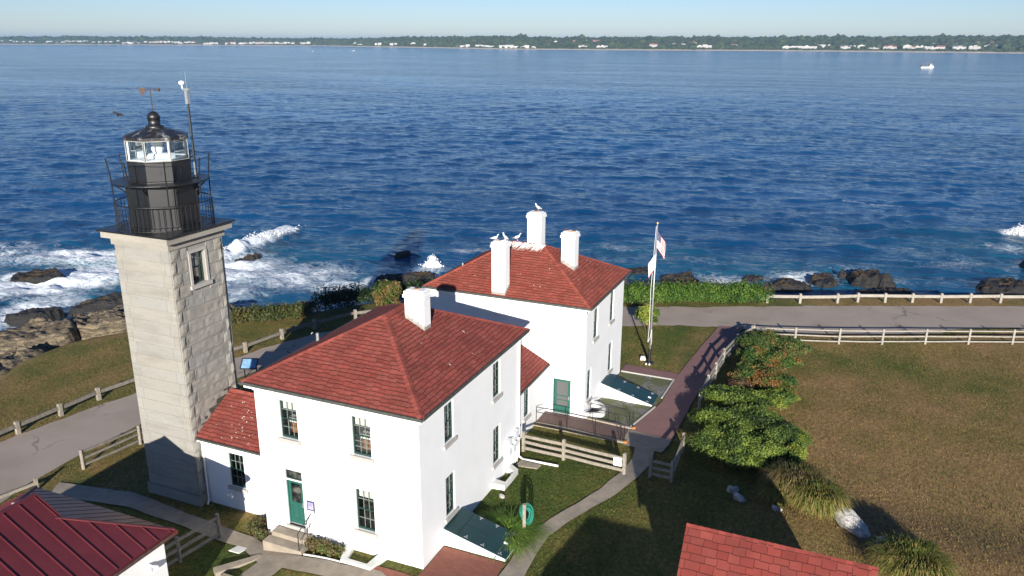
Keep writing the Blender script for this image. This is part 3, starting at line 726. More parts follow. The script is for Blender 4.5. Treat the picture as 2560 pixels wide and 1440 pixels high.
def hip_roof(parent, x0, x1, y0, y1, ze, P0, P1, stains=None, base=(.222, .053, .039)):
    """P0/P1 ridge ends; if they share x the ridge runs along y, else along x"""
    mb = MB(); c = [(x0, y0, ze), (x1, y0, ze), (x1, y1, ze), (x0, y1, ze)]
    if abs(P0[0]-P1[0]) < .01: faces = [(c[0], c[1], P0, P0), (c[1], c[2], P1, P0), (c[2], c[3], P1, P1), (c[3], c[0], P0, P1)]; hips = [(0, P0, 3, 0), (1, P0, 0, 1), (2, P1, 1, 2), (3, P1, 2, 3)]; rid = (1, 3)
    else: faces = [(c[0], c[1], P1, P0), (c[1], c[2], P1, P1), (c[2], c[3], P0, P1), (c[3], c[0], P0, P0)]; hips = [(0, P0, 3, 0), (1, P1, 0, 1), (2, P1, 1, 2), (3, P0, 2, 3)]; rid = (0, 2)
    ns = [fnorm(f[0], f[1], f[2]) for f in faces]; fr = []
    for f in faces: fr.append(shingle(mb, *f, base=base))
    for i, top, fa, fb in hips: hipcap(mb, c[i], top, ns[fa], ns[fb], base)
    hipcap(mb, P0, P1, ns[rid[0]], ns[rid[1]], base)
    if stains: stains(mb, faces, fr)
    return mb.build("roof", [M_shingle, M_stain], parent)
def eaves(parent, x0, x1, y0, y1, ze, wx0, wx1, wy0, wy1, drop=.24, sides="fbrl"):
    """white soffit box and fascia plus a dark gutter along each side"""
    mb = MB(); t = .03
    z1 = ze-.02; z0 = z1-drop
    mb.box(x0+.05, x1-.05, y0+.05, wy0-.003, z0, z1); mb.box(x0+.05, x1-.05, wy1+.003, y1-.05, z0, z1)
    mb.box(x0+.05, wx0-.003, wy0-.003, wy1+.003, z0, z1); mb.box(wx1+.003, x1-.05, wy0-.003, wy1+.003, z0, z1)
    mb.box(wx0-.05, wx1+.05, wy0-.05, wy0-.004, z0-.16, z0-.003); mb.box(wx1+.004, wx1+.05, wy0-.05, wy1+.05, z0-.16, z0-.003)
    mb.build("eaves_trim", [M_trim], parent)
    g = MB(); w = .13; h = .12; zb = z1-.085
    if 'f' in sides: g.box(x0-.06, x1+.06, y0-w+.045, y0+.045, zb, zb+h)
    if 'b' in sides: g.box(x0-.06, x1+.06, y1-.045, y1+w-.045, zb, zb+h)
    if 'r' in sides: g.box(x1-.045, x1+w-.045, y0+.048, y1-.048, zb, zb+h)
    if 'l' in sides: g.box(x0-w+.045, x0+.045, y0+.048, y1-.048, zb, zb+h)
    g.build("gutter", [M_gutter], parent)
def chimney(parent, cx, cy, sx, sy, z0, z1, flash=None, pots=1, cap=True):
    mb = MB(); X0, X1, Y0, Y1 = cx-sx/2, cx+sx/2, cy-sy/2, cy+sy/2
    mb.box(X0, X1, Y0, Y1, z0, z1-.34); e = .06
    mb.box(X0-e, X1+e, Y0-e, Y1+e, z1-.338, z1-.20); mb.box(X0-.025, X1+.025, Y0-.025, Y1+.025, z1-.197, z1-.06); mb.box(X0+.07, X1-.07, Y0+.07, Y1-.07, z1-.058, z1)
    o = mb.build("chimney", [M_white], parent)
    p = MB()
    for k in range(pots):
        x = cx+(k-(pots-1)/2)*.42; p.cyl((x, cy, z1+.002), (x, cy, z1+.05), .14, .13, 10, 0); p.cyl((x, cy, z1+.051), (x, cy, z1+.054), .10, .10, 10, 1)
    p.build("flue", [simple_clay, M_black], o)
    if flash: flash(o)
    return o
simple_clay = simple("clay_flue", (.36, .20, .12), .85, .2, 9, .2)
def step_flash(o, cx, cy, sx, sy, plane, n=4):
    """stepped lead where a chimney meets the roof"""
    mb = MB(); X0, X1, Y0, Y1 = cx-sx/2, cx+sx/2, cy-sy/2, cy+sy/2; e = .008
    for k in range(n):
        xa = X0+(X1-X0)*k/n; xb = X0+(X1-X0)*(k+1)/n
        for yy, s in ((Y0, -1), (Y1, 1)):
            zt = max(plane(xa, yy), plane(xb, yy))+.16; zb = min(plane(xa, yy), plane(xb, yy))-.05
            ya, yb = sorted((yy+s*.001, yy+s*(e+.001*k))); mb.box(xa, xb, ya, yb, zb, zt)
        ya = Y0+(Y1-Y0)*k/n; yb = Y0+(Y1-Y0)*(k+1)/n
        for xx, s in ((X0, -1), (X1, 1)):
            zt = max(plane(xx, ya), plane(xx, yb))+.16; zb = min(plane(xx, ya), plane(xx, yb))-.05
            xa_, xb_ = sorted((xx+s*.001, xx+s*(e+.001*k))); mb.box(xa_, xb_, ya, yb, zb, zt)
    mb.build("flashing", [M_lead], o)
def door(parent, a, U, nrm, u0, u1, z0, z1, glass=(.5, .93), depth=.1, panels=True, handle_side=1, screen=False):
    a = Vector((*a, 0)); U = Vector((*U, 0)); nrm = Vector(nrm); mb = MB(); W = u1-u0; H = z1-z0
    def bx(m_, ua, ub, za, zb, d0, d1): m_.frame(a+U*ua-nrm*d1+Vector((0, 0, za)), U*(ub-ua), nrm*(d1-d0), Vector((0, 0, zb-za)))
    f = .05; bx(mb, u0+.003, u0+f, z0, z1-.003, depth-.04, depth+.05); bx(mb, u1-f, u1-.003, z0, z1-.003, depth-.04, depth+.05); bx(mb, u0+f, u1-f, z1-f, z1-.003, depth-.04, depth+.05)
    ua, ub = u0+f+.004, u1-f-.004; ga, gb = z0+H*glass[0], z0+H*glass[1]; st = .13
    bx(mb, ua, ua+st, z0+.01, z1-f-.004, depth, depth+.045); bx(mb, ub-st, ub, z0+.01, z1-f-.004, depth, depth+.045)
    bx(mb, ua+st, ub-st, gb, z1-f-.004, depth, depth+.045); bx(mb, ua+st, ub-st, ga-.16, ga, depth, depth+.045); bx(mb, ua+st, ub-st, z0+.01, z0+.22, depth, depth+.045)
    bx(mb, ua+st, ub-st, z0+.22, ga-.16, depth+.018, depth+.04)
    if panels: bx(mb, (ua+ub)/2-.05, (ua+ub)/2+.05, z0+.22, ga-.16, depth+.001, depth+.017)
    d = mb.build("door", [M_door], parent)
    g = MB(); bx(g, ua+st+.002, ub-st-.002, ga+.002, gb-.002, depth+.015, depth+.03); g.build("door_window", [M_screen if screen else M_pane], d)
    if screen:
        r = MB()
        for k in (.36, .66): bx(r, ua+st, ub-st, ga+(gb-ga)*k*.6, ga+(gb-ga)*k*.6+.05, depth-.004, depth+.012)
        r.build("screen_bar", [M_door], d)
    h = MB(); hu = ub-.06 if handle_side > 0 else ua+.06; zc = z0+H*.46
    h.cyl(tuple(a+U*hu+nrm*(-depth+.0)+Vector((0, 0, zc))), tuple(a+U*hu+nrm*(-depth+.07)+Vector((0, 0, zc))), .025, .03, 8); h.frame(a+U*(hu-.03)-nrm*depth+Vector((0, 0, zc-.1)), U*.06, nrm*.012, Vector((0, 0, .22)))
    h.build("handle", [M_steel], d)
    return d
M_screen = simple("door_screen", (.085, .088, .085), .55, .2, 30, .1)

# ------------------------------------------------------------------ front keeper's house
HX, HY, HE = -7.61, 9.62, 6.72
house = empty("keeper_house", (-3.8, 4.8, 0), "two-storey white keeper's house with red hip roof, nearest the tower", "house")
fw = [(-6.41+7.61, -5.56+7.61, 4.42, 6.08), (-2.97+7.61, -2.12+7.61, 4.40, 6.06), (-2.98+7.61, -2.13+7.61, 1.06, 2.90)]
fdoor = (-6.42+7.61, -5.57+7.61, .36, 2.97)
rw = [(2.0, 2.78, 4.44, 6.12), (6.61, 7.38, 4.44, 6.12), (2.0, 2.78, 1.10, 2.92), (6.61, 7.38, 1.10, 2.92)]
mb = MB(); zb = -1.3; zt = HE-.03
wall_face(mb, (HX, 0), (0, 0), zb, zt, (0, -1, 0), fw+[fdoor], .17)
wall_face(mb, (0, 0), (0, HY), zb, zt, (1, 0, 0), rw, .17)
wall_face(mb, (0, HY), (HX, HY), zb, zt, (0, 1, 0)); wall_face(mb, (HX, HY), (HX, 0), zb, zt, (-1, 0, 0), [(1.2, 2.0, 4.4, 6.0), (6.4, 7.2, 4.4, 6.0)], .17)
mb.build("wall", [M_white], house)
for i, h in enumerate(fw): window(house, (HX, 0), (1, 0), (0, -1, 0), *h, curtain=(3, 3, 3)[i], inside=(1, 1, 0)[i], rows=(2, 3) if i == 1 else (2, 2))
for i, h in enumerate(rw): window(house, (0, 0), (0, 1), (1, 0, 0), *h, curtain=(2, 3, 2, 1)[i])
for h in ((1.2, 2.0, 4.4, 6.0), (6.4, 7.2, 4.4, 6.0)): window(house, (HX, HY), (0, -1), (-1, 0, 0), *h)
door(house, (HX, 0), (1, 0), (0, -1, 0), fdoor[0], fdoor[1], .40, 2.46, glass=(.5, .93))
tb = MB(); tb.box(-6.417, -5.573, .035, .14, 2.463, 2.52); tr = tb.build("transom_rail", [M_trim], house)
tw = MB(); tw.box(-6.41, -6.37, .07, .14, 2.522, 2.965); tw.box(-5.62, -5.58, .07, .14, 2.522, 2.965); tw.box(-6.368, -5.622, .07, .14, 2.92, 2.965); tw.box(-6.368, -5.622, .07, .14, 2.522, 2.56)
for k in (1, 2): tw.box(-6.37+.75*k/3-.01, -6.37+.75*k/3+.01, .09, .13, 2.562, 2.918)
t_ = tw.build("transom_window", [M_green], house); g = MB(); g.quad((-6.37, .12, 2.56), (-5.62, .12, 2.56), (-5.62, .12, 2.92), (-6.37, .12, 2.92)); g.build("pane", [M_pane], t_)
sl = MB(); sl.box(-6.55, -5.45, -.08, .10, .20, .36); sl.build("door_sill", [M_stone], house)
st = MB(); st.box(-6.95, -5.15, -.52, -.083, -.6, .18); st.box(-7.05, -5.10, -.98, -.523, -.6, -.02); st.build("front_steps", [M_conc], house)
rl = MB(); pts = [(-5.22, -.95, -.1), (-5.22, -.95, .78), (-5.22, -.5, 1.0), (-5.22, -.04, 1.18)]
rl.tube(pts, .02, 6); rl.cyl((-5.22, -.35, .18), (-5.22, -.35, 1.05), .018, .018, 6); rl.cyl((-5.22, -.86, .4), (-5.22, -.1, .75), .014, .014, 6); rl.build("handrail", [M_iron], house)
s1_ = (8.75-6.72)/(7.61/2+.32); xm = HX/2
def stains1(mb, faces, fr):
    for (fi, cnt) in ((1, 4), (0, 1)):
        f = faces[fi]; U, V, Nn = fr[fi]; el = Vector(f[0])
        for _ in range(cnt):
            u = random.uniform(1, 7); v = random.uniform(.5, 3.5); p = el+U*u+V*v+Nn*.04
            w = random.uniform(.02, .05); l = random.uniform(.03, .12); mb.quad(tuple(p), tuple(p+U*w), tuple(p+U*w-V*l), tuple(p-V*l), 1)
hip_roof(house, HX-.32, .32, -.32, HY+.32, HE, (xm, 3.68+.32, 8.75), (xm, HY-4.0, 8.75), stains1)
eaves(house, HX-.32, .32, -.32, HY+.32, HE, HX, 0, 0, HY)
pl1 = lambda x, y: HE+s1_*(.32-x)
chimney(house, -2.78, 4.97, .93, .56, 7.6, 9.75, lambda o: step_flash(o, -2.78, 4.97, .93, .56, pl1), pots=1)
vp = MB(); vp.cyl((-7.45, 4.1, 6.8), (-7.45, 4.1, 7.35), .07, .07, 10); vp.build("vent_pipe", [M_steel], house)
# wing joining house and tower
WY, WE = 1.31, 2.62
ww = [(1.50, 2.36, .42, 2.10)]
mb = MB(); wall_face(mb, (-12.2, WY), (HX-.003, WY), -1.4, WE, (0, -1, 0), ww, .17); mb.build("wing_wall", [M_white], house); mb = MB(); wall_face(mb, (HX-.003, 5.6), (-12.2, 5.6), -1.4, WE, (0, 1, 0)); mb.build("wing_wall", [M_white], house)
window(house, (-12.2, WY), (1, 0), (0, -1, 0), *ww[0], rows=(2, 2))
ry, rz_ = 3.46, 4.02; ey = WY-.3; sw = (rz_-2.69)/(ry-1.01)
mb = MB(); a0, a1 = -12.235, HX-.002
U, V, Nn = shingle(mb, (a0, 1.01, 2.69), (a1, 1.01, 2.69), (a1, ry, rz_), (a0, ry, rz_)); shingle(mb, (a1, 5.91, 2.69), (a0, 5.91, 2.69), (a0, ry, rz_), (a1, ry, rz_))
for _ in range(70):
    u = random.gauss(2.6, .9); v = random.gauss(1.5, .6)
    if .1 < u < 4.5 and .1 < v < 2.7:
        p = Vector((a0, 1.01, 2.69))+U*u+V*v+Nn*.045; w = random.uniform(.015, .04); l = random.uniform(.02, .07); mb.quad(tuple(p), tuple(p+U*w), tuple(p+U*w-V*l), tuple(p-V*l), 1)
hipcap(mb, (a0, ry, rz_), (a1, ry, rz_), fnorm((a0, 1, 2.69), (a1, 1, 2.69), (a1, ry, rz_)), fnorm((a0, 5.9, 2.69), (a1, 5.9, 2.69), (a1, ry, rz_)))
mb.build("wing_roof", [M_shingle, M_stain], house)
mb = MB(); mb.box(-12.2, HX-.01, ey+.05, WY-.003, 2.45, 2.64); mb.box(-12.2, HX-.01, WY-.05, WY-.004, 2.30, 2.447); mb.build("wing_trim", [M_trim], house)
mb = MB(); mb.box(-12.25, HX-.005, ey-.08, ey+.03, 2.60, 2.69); mb.build("gutter", [M_gutter], house)
mb = MB()
for k in range(5):
    ya, yb = 1.0+k*.5, 1.5+k*.5; z = 2.69+sw*(yb-1.01); mb.box(-12.235, -12.215+.003*k, ya, yb, z-.45, z+.14)
mb.build("step_flashing", [M_gutter], house)
# cellar doors, light wells, downspouts, meters
def bulkhead(parent, x0, x1, y0, y1, zh, zl, zg, name="cellar_bulkhead"):
    mb = MB(); L = x1-x0; e = .10
    vs = [(x0, y0, zg-.5), (x1, y0, zg-.5), (x1, y0, zl), (x0, y0, zh), (x0, y1, zg-.5), (x1, y1, zg-.5), (x1, y1, zl), (x0, y1, zh)]
    mb.add(vs, [(0, 1, 2, 3), (5, 4, 7, 6), (1, 5, 6, 2), (3, 2, 6, 7), (0, 4, 5, 1)])
    o = mb.build(name, [M_white], parent)
    d = MB(); s = (zl-zh)/L; P = lambda x, y, h: (x, y, zh+s*(x-x0)+h)
    def slab(m_, xa, xb, ya, yb, h0, h1, mi=0):
        m_.add([P(xa, ya, h0), P(xb, ya, h0), P(xb, yb, h0), P(xa, yb, h0), P(xa, ya, h1), P(xb, ya, h1), P(xb, yb, h1), P(xa, yb, h1)], [(0, 3, 2, 1), (4, 5, 6, 7), (0, 1, 5, 4), (1, 2, 6, 5), (2, 3, 7, 6), (3, 0, 4, 7)], mi)
    ym = (y0+y1)/2
    slab(d, x0+.02, x0+.62, y0-.04, y1+.04, .003, .07)
    slab(d, x0+.63, x1+.05, y0-.04, ym-.006, .003, .055); slab(d, x0+.63, x1+.05, ym+.006, y1+.04, .003, .055)
    slab(d, x0+.66, x1+.05, ym-.03, ym-.001, .056, .068)
    dd_ = d.build("cellar_door", [M_bulk], o)
    for f in (.35, .62, .9):
        for yy in (y0+.03, y1-.16): h = MB(); slab(h, x0+L*f, x0+L*f+.05, yy, yy+.14, .056, .075); slab(h, x0+L*f-.06, x0+L*f+.10, yy+(.0 if yy < ym else .12), yy+(.02 if yy < ym else .14), .056, .08); h.build("hinge", [M_steel], dd_)
    k = MB(); slab(k, x1-.38, x1-.22, ym-.06, ym+.02, .058, .10); k.build("padlock", [M_trim], dd_)
    return o
bulkhead(house, .003, 2.74, 1.74, 3.3, .78, .14, 0)
def light_well(parent, poly, zt, zg, name="light_well"):
    """low whitewashed kerb round a sunken cellar window: poly outer corners a,b,c,d with a,d on the wall"""
    a, b, c, d = [Vector(p).to_3d() for p in poly]; mb = MB(); t = .2
    ctr = (a+b+c+d)/4
    ins = lambda p: p+(ctr-p)*.34
    o = [a, b, c, d]; i = [a+(d-a)*.2, ins(b), ins(c), d+(a-d)*.2]
    for k in range(3):
        q = [o[k], o[k+1], i[k+1], i[k]]
        mb.prism([(p.x, p.y) for p in q], zg-.6, zt[k] if isinstance(zt, (list, tuple)) else zt)
    w = mb.build(name, [M_concw], parent)
    f = MB(); f.add([(p.x, p.y, zg-.02) for p in i], [(0, 1, 2, 3)]); f.build("well_floor", [M_soil], w); return w
light_well(house, [(-3.6, -.003), (-3.22, -.93), (-1.84, -.93), (-1.62, -.003)], .17, 0)
light_well(house, [(.003, 6.45), (.62, 6.5), (.62, 8.1), (.003, 8.5)], .28, 0)
dp = MB(); dp.tube([(.10, 9.5, 6.5), (.06, 9.5, 6.2), (.06, 9.5, .15), (.3, 9.53, -.02)], .045, 8); dp.build("downspout", [M_trim], house)
dp = MB(); dp.tube([(-12.08, 1.22, 2.5), (-12.08, 1.22, -.6), (-11.95, 1.0, -.72)], .045, 8); dp.build("downspout", [M_trim], house)
mt = MB(); mt.box(.003, .24, 7.95, 8.25, .95, 1.75); mt.box(.003, .26, 8.40, 8.66, .9, 1.62); mt.box(.003, .2, 8.8, 9.2, 1.0, 1.8)
for y in (8.1, 8.53, 8.95): mt.cyl((.24, y, 1.42), (.34, y, 1.42), .09, .08, 12)
for y, x in ((8.02, .08), (8.18, .1), (8.36, .07), (8.5, .1), (8.62, .07), (8.75, .09), (9.0, .08), (9.25, .07)): mt.cyl((x, y, -.1), (x, y, 1.0), .035, .035, 6)
mt.cyl((.06, 7.85, .95), (.06, 7.85, 1.15), .06, .06, 6); mt.build("electric_meters", [M_grey], house)
ub = MB(); ub.box(-9.12, -8.86, WY-.14, WY-.003, .58, .98); ub.cyl((-8.95, WY-.06, .57), (-8.95, WY-.06, -.8), .02, .02, 6); ub.cyl((-9.03, WY-.06, .57), (-9.03, WY-.06, -.8), .015, .015, 6); ub.build("junction_box", [M_grey], house)
lf = MB(); lf.cyl((-10.55, WY-.003, .12), (-10.55, WY-.28, .12), .03, .03, 6); lf.cbox((-10.62, WY-.32, .02), .16, .12, .1); lf.cbox((-10.46, WY-.32, .03), .14, .12, .09); lf.build("flood_light", [M_grey], house)
# plaques by the front door
sg = MB(); sg.box(-5.40, -5.02, -.035, -.003, 1.22, 1.75); sgo = sg.build("notice_board", [simple("dark_sign_frame", (.06, .055, .10), .5, .2, 6, 0)], house)
sp = MB(); sp.quad((-5.345, -.037, 1.37), (-5.075, -.037, 1.37), (-5.075, -.037, 1.69), (-5.345, -.037, 1.69), 0)
for k in range(5): w = (.19, .22, .16, .21, .18)[k]; sp.box(-5.32, -5.32+w, -.040, -.038, 1.645-k*.034, 1.657-k*.034, 1)
sp.box(-5.37, -5.06, -.0385, -.0365, 1.24, 1.31, 2); sp.build("notice_sheet", [simple("lilac_notice", (.36, .33, .62), .5, .15, 12, 0), simple("print_ink", (.08, .07, .12), .6, .1, 9, 0), M_trim], sgo)
M_ink = simple("faded_ink", (.16, .16, .17), .7, .2, 9, 0)
for z0_, z1_, x0_, x1_ in ((1.635, 1.645, -4.86, -4.60), (1.555, 1.585, -4.71, -4.66), (1.495, 1.53, -4.71, -4.635), (1.39, 1.425, -4.71, -4.67), (1.215, 1.235, -4.87, -4.60)): hs = MB(); hs.box(x0_, x1_, -.012, -.003, z0_, z1_); hs.build("wall_lettering", [M_ink], house)

# ------------------------------------------------------------------ rear house and link
X2, Y2, L2, D2, E2 = 1.38, 15.75, 9.58, 7.43, 6.23
rear = empty("rear_keeper_house", (X2-L2/2, Y2+D2/2, -.5), "two-storey white rear house with red hip roof and three tall chimneys", "house")
w2 = [(1.33, 2.1, 3.82, 5.6), (4.5, 5.27, 3.82, 5.72), (4.55, 5.3, .56, 2.42), (.45, 1.15, .42, 2.26)]
d2 = (X2-.47-X2+L2-1.38, X2+.57-X2+L2-1.38)
mb = MB(); zb = -1.6; zt = E2-.03; fx = X2-L2
wall_face(mb, (fx, Y2), (X2, Y2), zb, zt, (0, -1, 0), [(-.47-fx, .57-fx, -.4, 1.74)], .17)
wall_face(mb, (X2, Y2), (X2, Y2+D2), zb, zt, (1, 0, 0), w2, .17)
wall_face(mb, (X2, Y2+D2), (fx, Y2+D2), zb, zt, (0, 1, 0), [(1.5, 2.3, 3.8, 5.5), (6.5, 7.3, 3.8, 5.5)], .17); wall_face(mb, (fx, Y2+D2), (fx, Y2), zb, zt, (-1, 0, 0), [(1.5, 2.3, 3.8, 5.5)], .17)
mb.build("wall", [M_white], rear)
for h in w2: window(rear, (X2, Y2), (0, 1), (1, 0, 0), *h, curtain=2)
for h in ((1.5, 2.3, 3.8, 5.5), (6.5, 7.3, 3.8, 5.5)): window(rear, (X2, Y2+D2), (-1, 0), (0, 1, 0), *h)
window(rear, (fx, Y2+D2), (0, -1), (-1, 0, 0), 1.5, 2.3, 3.8, 5.5)
door(rear, (fx, Y2), (1, 0), (0, -1, 0), -.47-fx, .57-fx, -.38, 1.73, glass=(.22, .92), panels=False, screen=True)
RL, RR, RY, RZ = X2-L2+3.6, X2-3.97, Y2+D2/2, 8.36
def stains2(mb, faces, fr):
    f = faces[0]; U, V, Nn = fr[0]; el = Vector(f[0]); H = (Vector(f[3])-el).dot(V); u0 = (Vector(f[3])-el).dot(U)
    for _ in range(170):
        u = u0+random.uniform(-.15, RR-RL+.15); l = random.uniform(.1, .8)*random.uniform(.5, 1); w = random.uniform(.012, .04); v = H-random.uniform(-.02, .15)-.02
        p = el+U*u+V*v+Nn*.07; sk = -.12*random.uniform(.5, 1.5); q = p-V*l*.9+U*(sk*l*3)-Nn*.022; mb.quad(tuple(p), tuple(p+U*w), tuple(q+U*w*.7), tuple(q), 1)
    for fi, n in ((0, 7), (1, 6)):
        f = faces[fi]; U, V, Nn = fr[fi]; el = Vector(f[0])
        for _ in range(n):
            p = el+U*random.uniform(2, 7)+V*random.uniform(.6, 3.2)+Nn*.04; w = random.uniform(.02, .05); l = random.uniform(.03, .1); mb.quad(tuple(p), tuple(p+U*w), tuple(p+U*w-V*l), tuple(p-V*l), 1)
hip_roof(rear, X2-L2-.29, X2+.29, Y2-.29, Y2+D2+.29, E2, (RL, RY, RZ), (RR, RY, RZ), stains2, (.255, .062, .041))
eaves(rear, X2-L2-.29, X2+.29, Y2-.29, Y2+D2+.29, E2, X2-L2, X2, Y2, Y2+D2, .2)
s2_ = 2.13/(D2/2+.29); s3_ = 2.13/(3.97+.29)
chimney(rear, -3.76, 15.86, .82, .62, 5.2, 9.32, lambda o: step_flash(o, -3.76, 15.86, .82, .62, lambda x, y: E2+s2_*(y-Y2+.29), 3), pots=1)
chimney(rear, -.79, 18.98, .80, .72, 6.9, 9.48, lambda o: step_flash(o, -.79, 18.98, .80, .72, lambda x, y: E2+s3_*(X2+.29-x), 3), pots=2)
chimney(rear, -3.38, 20.25, .88, .7, 7.2, 10.15, None, pots=1)
vp = MB(); vp.cyl((-7.0, 17.6, 6.5), (-7.0, 17.6, 7.25), .05, .05, 8); vp.build("vent_pipe", [M_steel], rear)
bulkhead(rear, X2+.003, 4.5, 18.95, 20.3, .45, -.38, -.5)
cw = MB(); n = 14
for k in range(n):
    t0, t1 = math.pi*k/n-math.pi/2, math.pi*(k+1)/n-math.pi/2
    f = lambda t, r: (X2+.003+r*math.cos(t), 16.75+r*.95*math.sin(t))
    cw.prism([f(t0, .95), f(t1, .95), f(t1, .75), f(t0, .75)], -1.1, -.12)
cwo = cw.build("light_well", [M_concw], rear); fl = MB(); fl.box(X2+.004, X2+.72, 16.05, 17.45, -.6, -.47); fl.build("well_floor", [M_soil], cwo)
# low link between the two houses
cxr = -.9
mb = MB(); lw = [(2.87, 3.6, .58, 2.26)]
wall_face(mb, (cxr, HY+.003), (cxr, Y2-.003), -1.4, 2.55, (1, 0, 0), lw, .17); mb.build("link_wall", [M_white], rear); mb = MB(); wall_face(mb, (-6.6, Y2-.003), (-6.6, HY+.003), -1.4, 2.55, (-1, 0, 0)); mb.build("link_wall", [M_white], rear)
window(rear, (cxr, HY+.003), (0, 1), (1, 0, 0), *lw[0], curtain=3)
mb = MB(); sl_ = (3.45-2.57)/(2.56-.85); rx = -3.75; zr = 2.57+sl_*(-.72-rx)
A = [(-.72, HY+.02, 2.57), (-.72, Y2-.02, 2.57), (rx, Y2-.02, zr), (rx, HY+.02, zr)]; B = [(2*rx+.72, Y2-.02, 2.57), (2*rx+.72, HY+.02, 2.57), (rx, HY+.02, zr), (rx, Y2-.02, zr)]
shingle(mb, *A, base=(.20, .046, .036)); shingle(mb, *B); hipcap(mb, A[3], A[2], fnorm(*A[:3]), fnorm(*B[:3])); mb.build("link_roof", [M_shingle, M_stain], rear)
mb = MB(); mb.box(-.77, -.66, HY+.02, Y2-.02, 2.45, 2.545); mb.build("gutter", [M_gutter], rear)
mb = MB(); mb.box(-.897, -.775, HY+.02, Y2-.02, 2.30, 2.50); mb.build("link_trim", [M_trim], rear)
# ------------------------------------------------------------------ lighthouse tower
TX, TY, TH = -13.77, 2.395, 1.525
tower = empty("lighthouse", (TX, TY, -.8), "square granite lighthouse tower with black octagonal lantern room", "lighthouse")
def tower_shaft():
    mb = MB(); z0, z1 = -1.6, 11.38; h = TH
    win = (1.10, 1.92, 9.58, 10.98)
    wall_face(mb, (TX-h, TY-h), (TX+h, TY-h), z0, z1, (0, -1, 0)); wall_face(mb, (TX+h, TY-h), (TX+h, TY+h), z0, z1, (1, 0, 0), [win], .3)
    wall_face(mb, (TX+h, TY+h), (TX-h, TY+h), z0, z1, (0, 1, 0)); wall_face(mb, (TX-h, TY+h), (TX-h, TY-h), z0, z1, (-1, 0, 0))
    g = np.random.default_rng(8); nc = 21; ch = (11.38+.25)/nc
    for fi, (a, U, nrm) in enumerate((((TX-h, TY-h), (1, 0), (0, -1)), ((TX+h, TY-h), (0, 1), (1, 0)), ((TX+h, TY+h), (-1, 0), (0, 1)), ((TX-h, TY+h), (0, -1), (-1, 0)))):
        rough = fi != 0; a = Vector((*a, 0)); U = Vector((*U, 0)); nr = Vector((*nrm, 0))
        for c in range(nc):
            za = -.25+c*ch; zb_ = za+ch
            q = .28 if c % 2 else .52
            if not rough: q = .30 if c % 2 else .46
            cuts = [0, q, 2*h-q, 2*h]
            if c % 5 == 1 and rough: cuts.insert(2, h+g.uniform(-.4, .4))
            for k in range(len(cuts)-1):
                ua, ub = cuts[k], cuts[k+1]
                spans = [(ua, ub)]
                if fi == 1 and zb_ > win[2]-.02 and za < win[3]+.02:
                    spans = [(s, e) for s, e in ((ua, min(ub, win[0]-.14)), (max(ua, win[1]+.14), ub)) if e-s > .06]
                for s, e in spans:
                    qn = k in (0, len(cuts)-2); tone = g.uniform(.94, 1.05); warm = g.uniform(-.025, .025); col = (tone*(1+warm), tone, tone*(1-warm*1.3))
                    jt = .006; nu = max(2, int((e-s)/(.10 if rough else .5))+1); nv = 6 if rough else 2
                    if qn and fi != 0: nu = 3; nv = 3
                    us = np.linspace(s+jt, e-jt, nu+1); vs_ = np.linspace(za+.009, zb_-.009, nv+1)
                    pp = []
                    base = .018 if not rough else (.05 if qn else .03)
                    for v in vs_:
                        for u in us:
                            bd = u in (us[0], us[-1]) or v in (vs_[0], vs_[-1])
                            P0_ = a+U*u+Vector((0, 0, v))
                            n_ = float(vnoise(np.array([[P0_.x+40, P0_.y+40, P0_.z+40]]), 5.0)[0]); n2 = float(vnoise(np.array([[P0_.x+10, P0_.y+70, P0_.z+40]]), 2.1)[0])
                            d = base+((n_-.4)*.038+(n2-.5)*.018 if rough and not bd else 0)
                            if rough and qn and not bd: d = base+.02+n_*.03
                            pp.append(tuple(P0_+nr*max(.008, d)))
                    W = nu+1; fs = [(j*W+i, j*W+i+1, (j+1)*W+i+1, (j+1)*W+i) for j in range(nv) for i in range(nu)]
                    mb.add(pp, fs, 0, col)
                    # edges back to the core
                    ring = [a+U*u+Vector((0, 0, v)) for u, v in ((us[0], vs_[0]), (us[-1], vs_[0]), (us[-1], vs_[-1]), (us[0], vs_[-1]))]
                    idx = (0, nu, nv*W+nu, nv*W)
                    for i in range(4):
                        j = (i+1) % 4; mb.quad(tuple(ring[i]), tuple(ring[j]), pp[idx[j]], pp[idx[i]], 0, col)
    e = .10
    # plinth, frieze and cornice
    for x0, x1, y0, y1 in ((TX-h-e, TX+h+e, TY-h-e, TY-h-.03), (TX+h+.03, TX+h+e, TY-h-.03, TY+h+e), (TX-h-e, TX-h-.03, TY-h-.03, TY+h+e), (TX-h-.03, TX+h+.03, TY+h+.03, TY+h+e)):
        mb.box(x0, x1, y0, y1, -1.6, -.26, 0, (.95, .95, .95))
    f = h+.11; mb.box(TX-f, TX+f, TY-f, TY+f, 11.382, 11.70, 0, (1.05, 1.03, 1.0)); f = h+.36; mb.box(TX-f, TX+f, TY-f, TY+f, 11.703, 11.985, 0, (1.12, 1.10, 1.06)); f = h+.22; mb.box(TX-f, TX+f, TY-f, TY+f, 11.66, 11.702, 0, (1, 1, 1))
    return mb.build("shaft", [M_granite], tower), win
shaft, twin = tower_shaft()
tw_ = window(tower, (TX+TH, TY-TH), (0, 1), (1, 0, 0), *twin, rows=(2, 1), cols=2, depth=.16, sill=False, curtain=1)
mb = MB()
x = TX+TH; ya, yb = TY-TH+twin[0], TY-TH+twin[1]
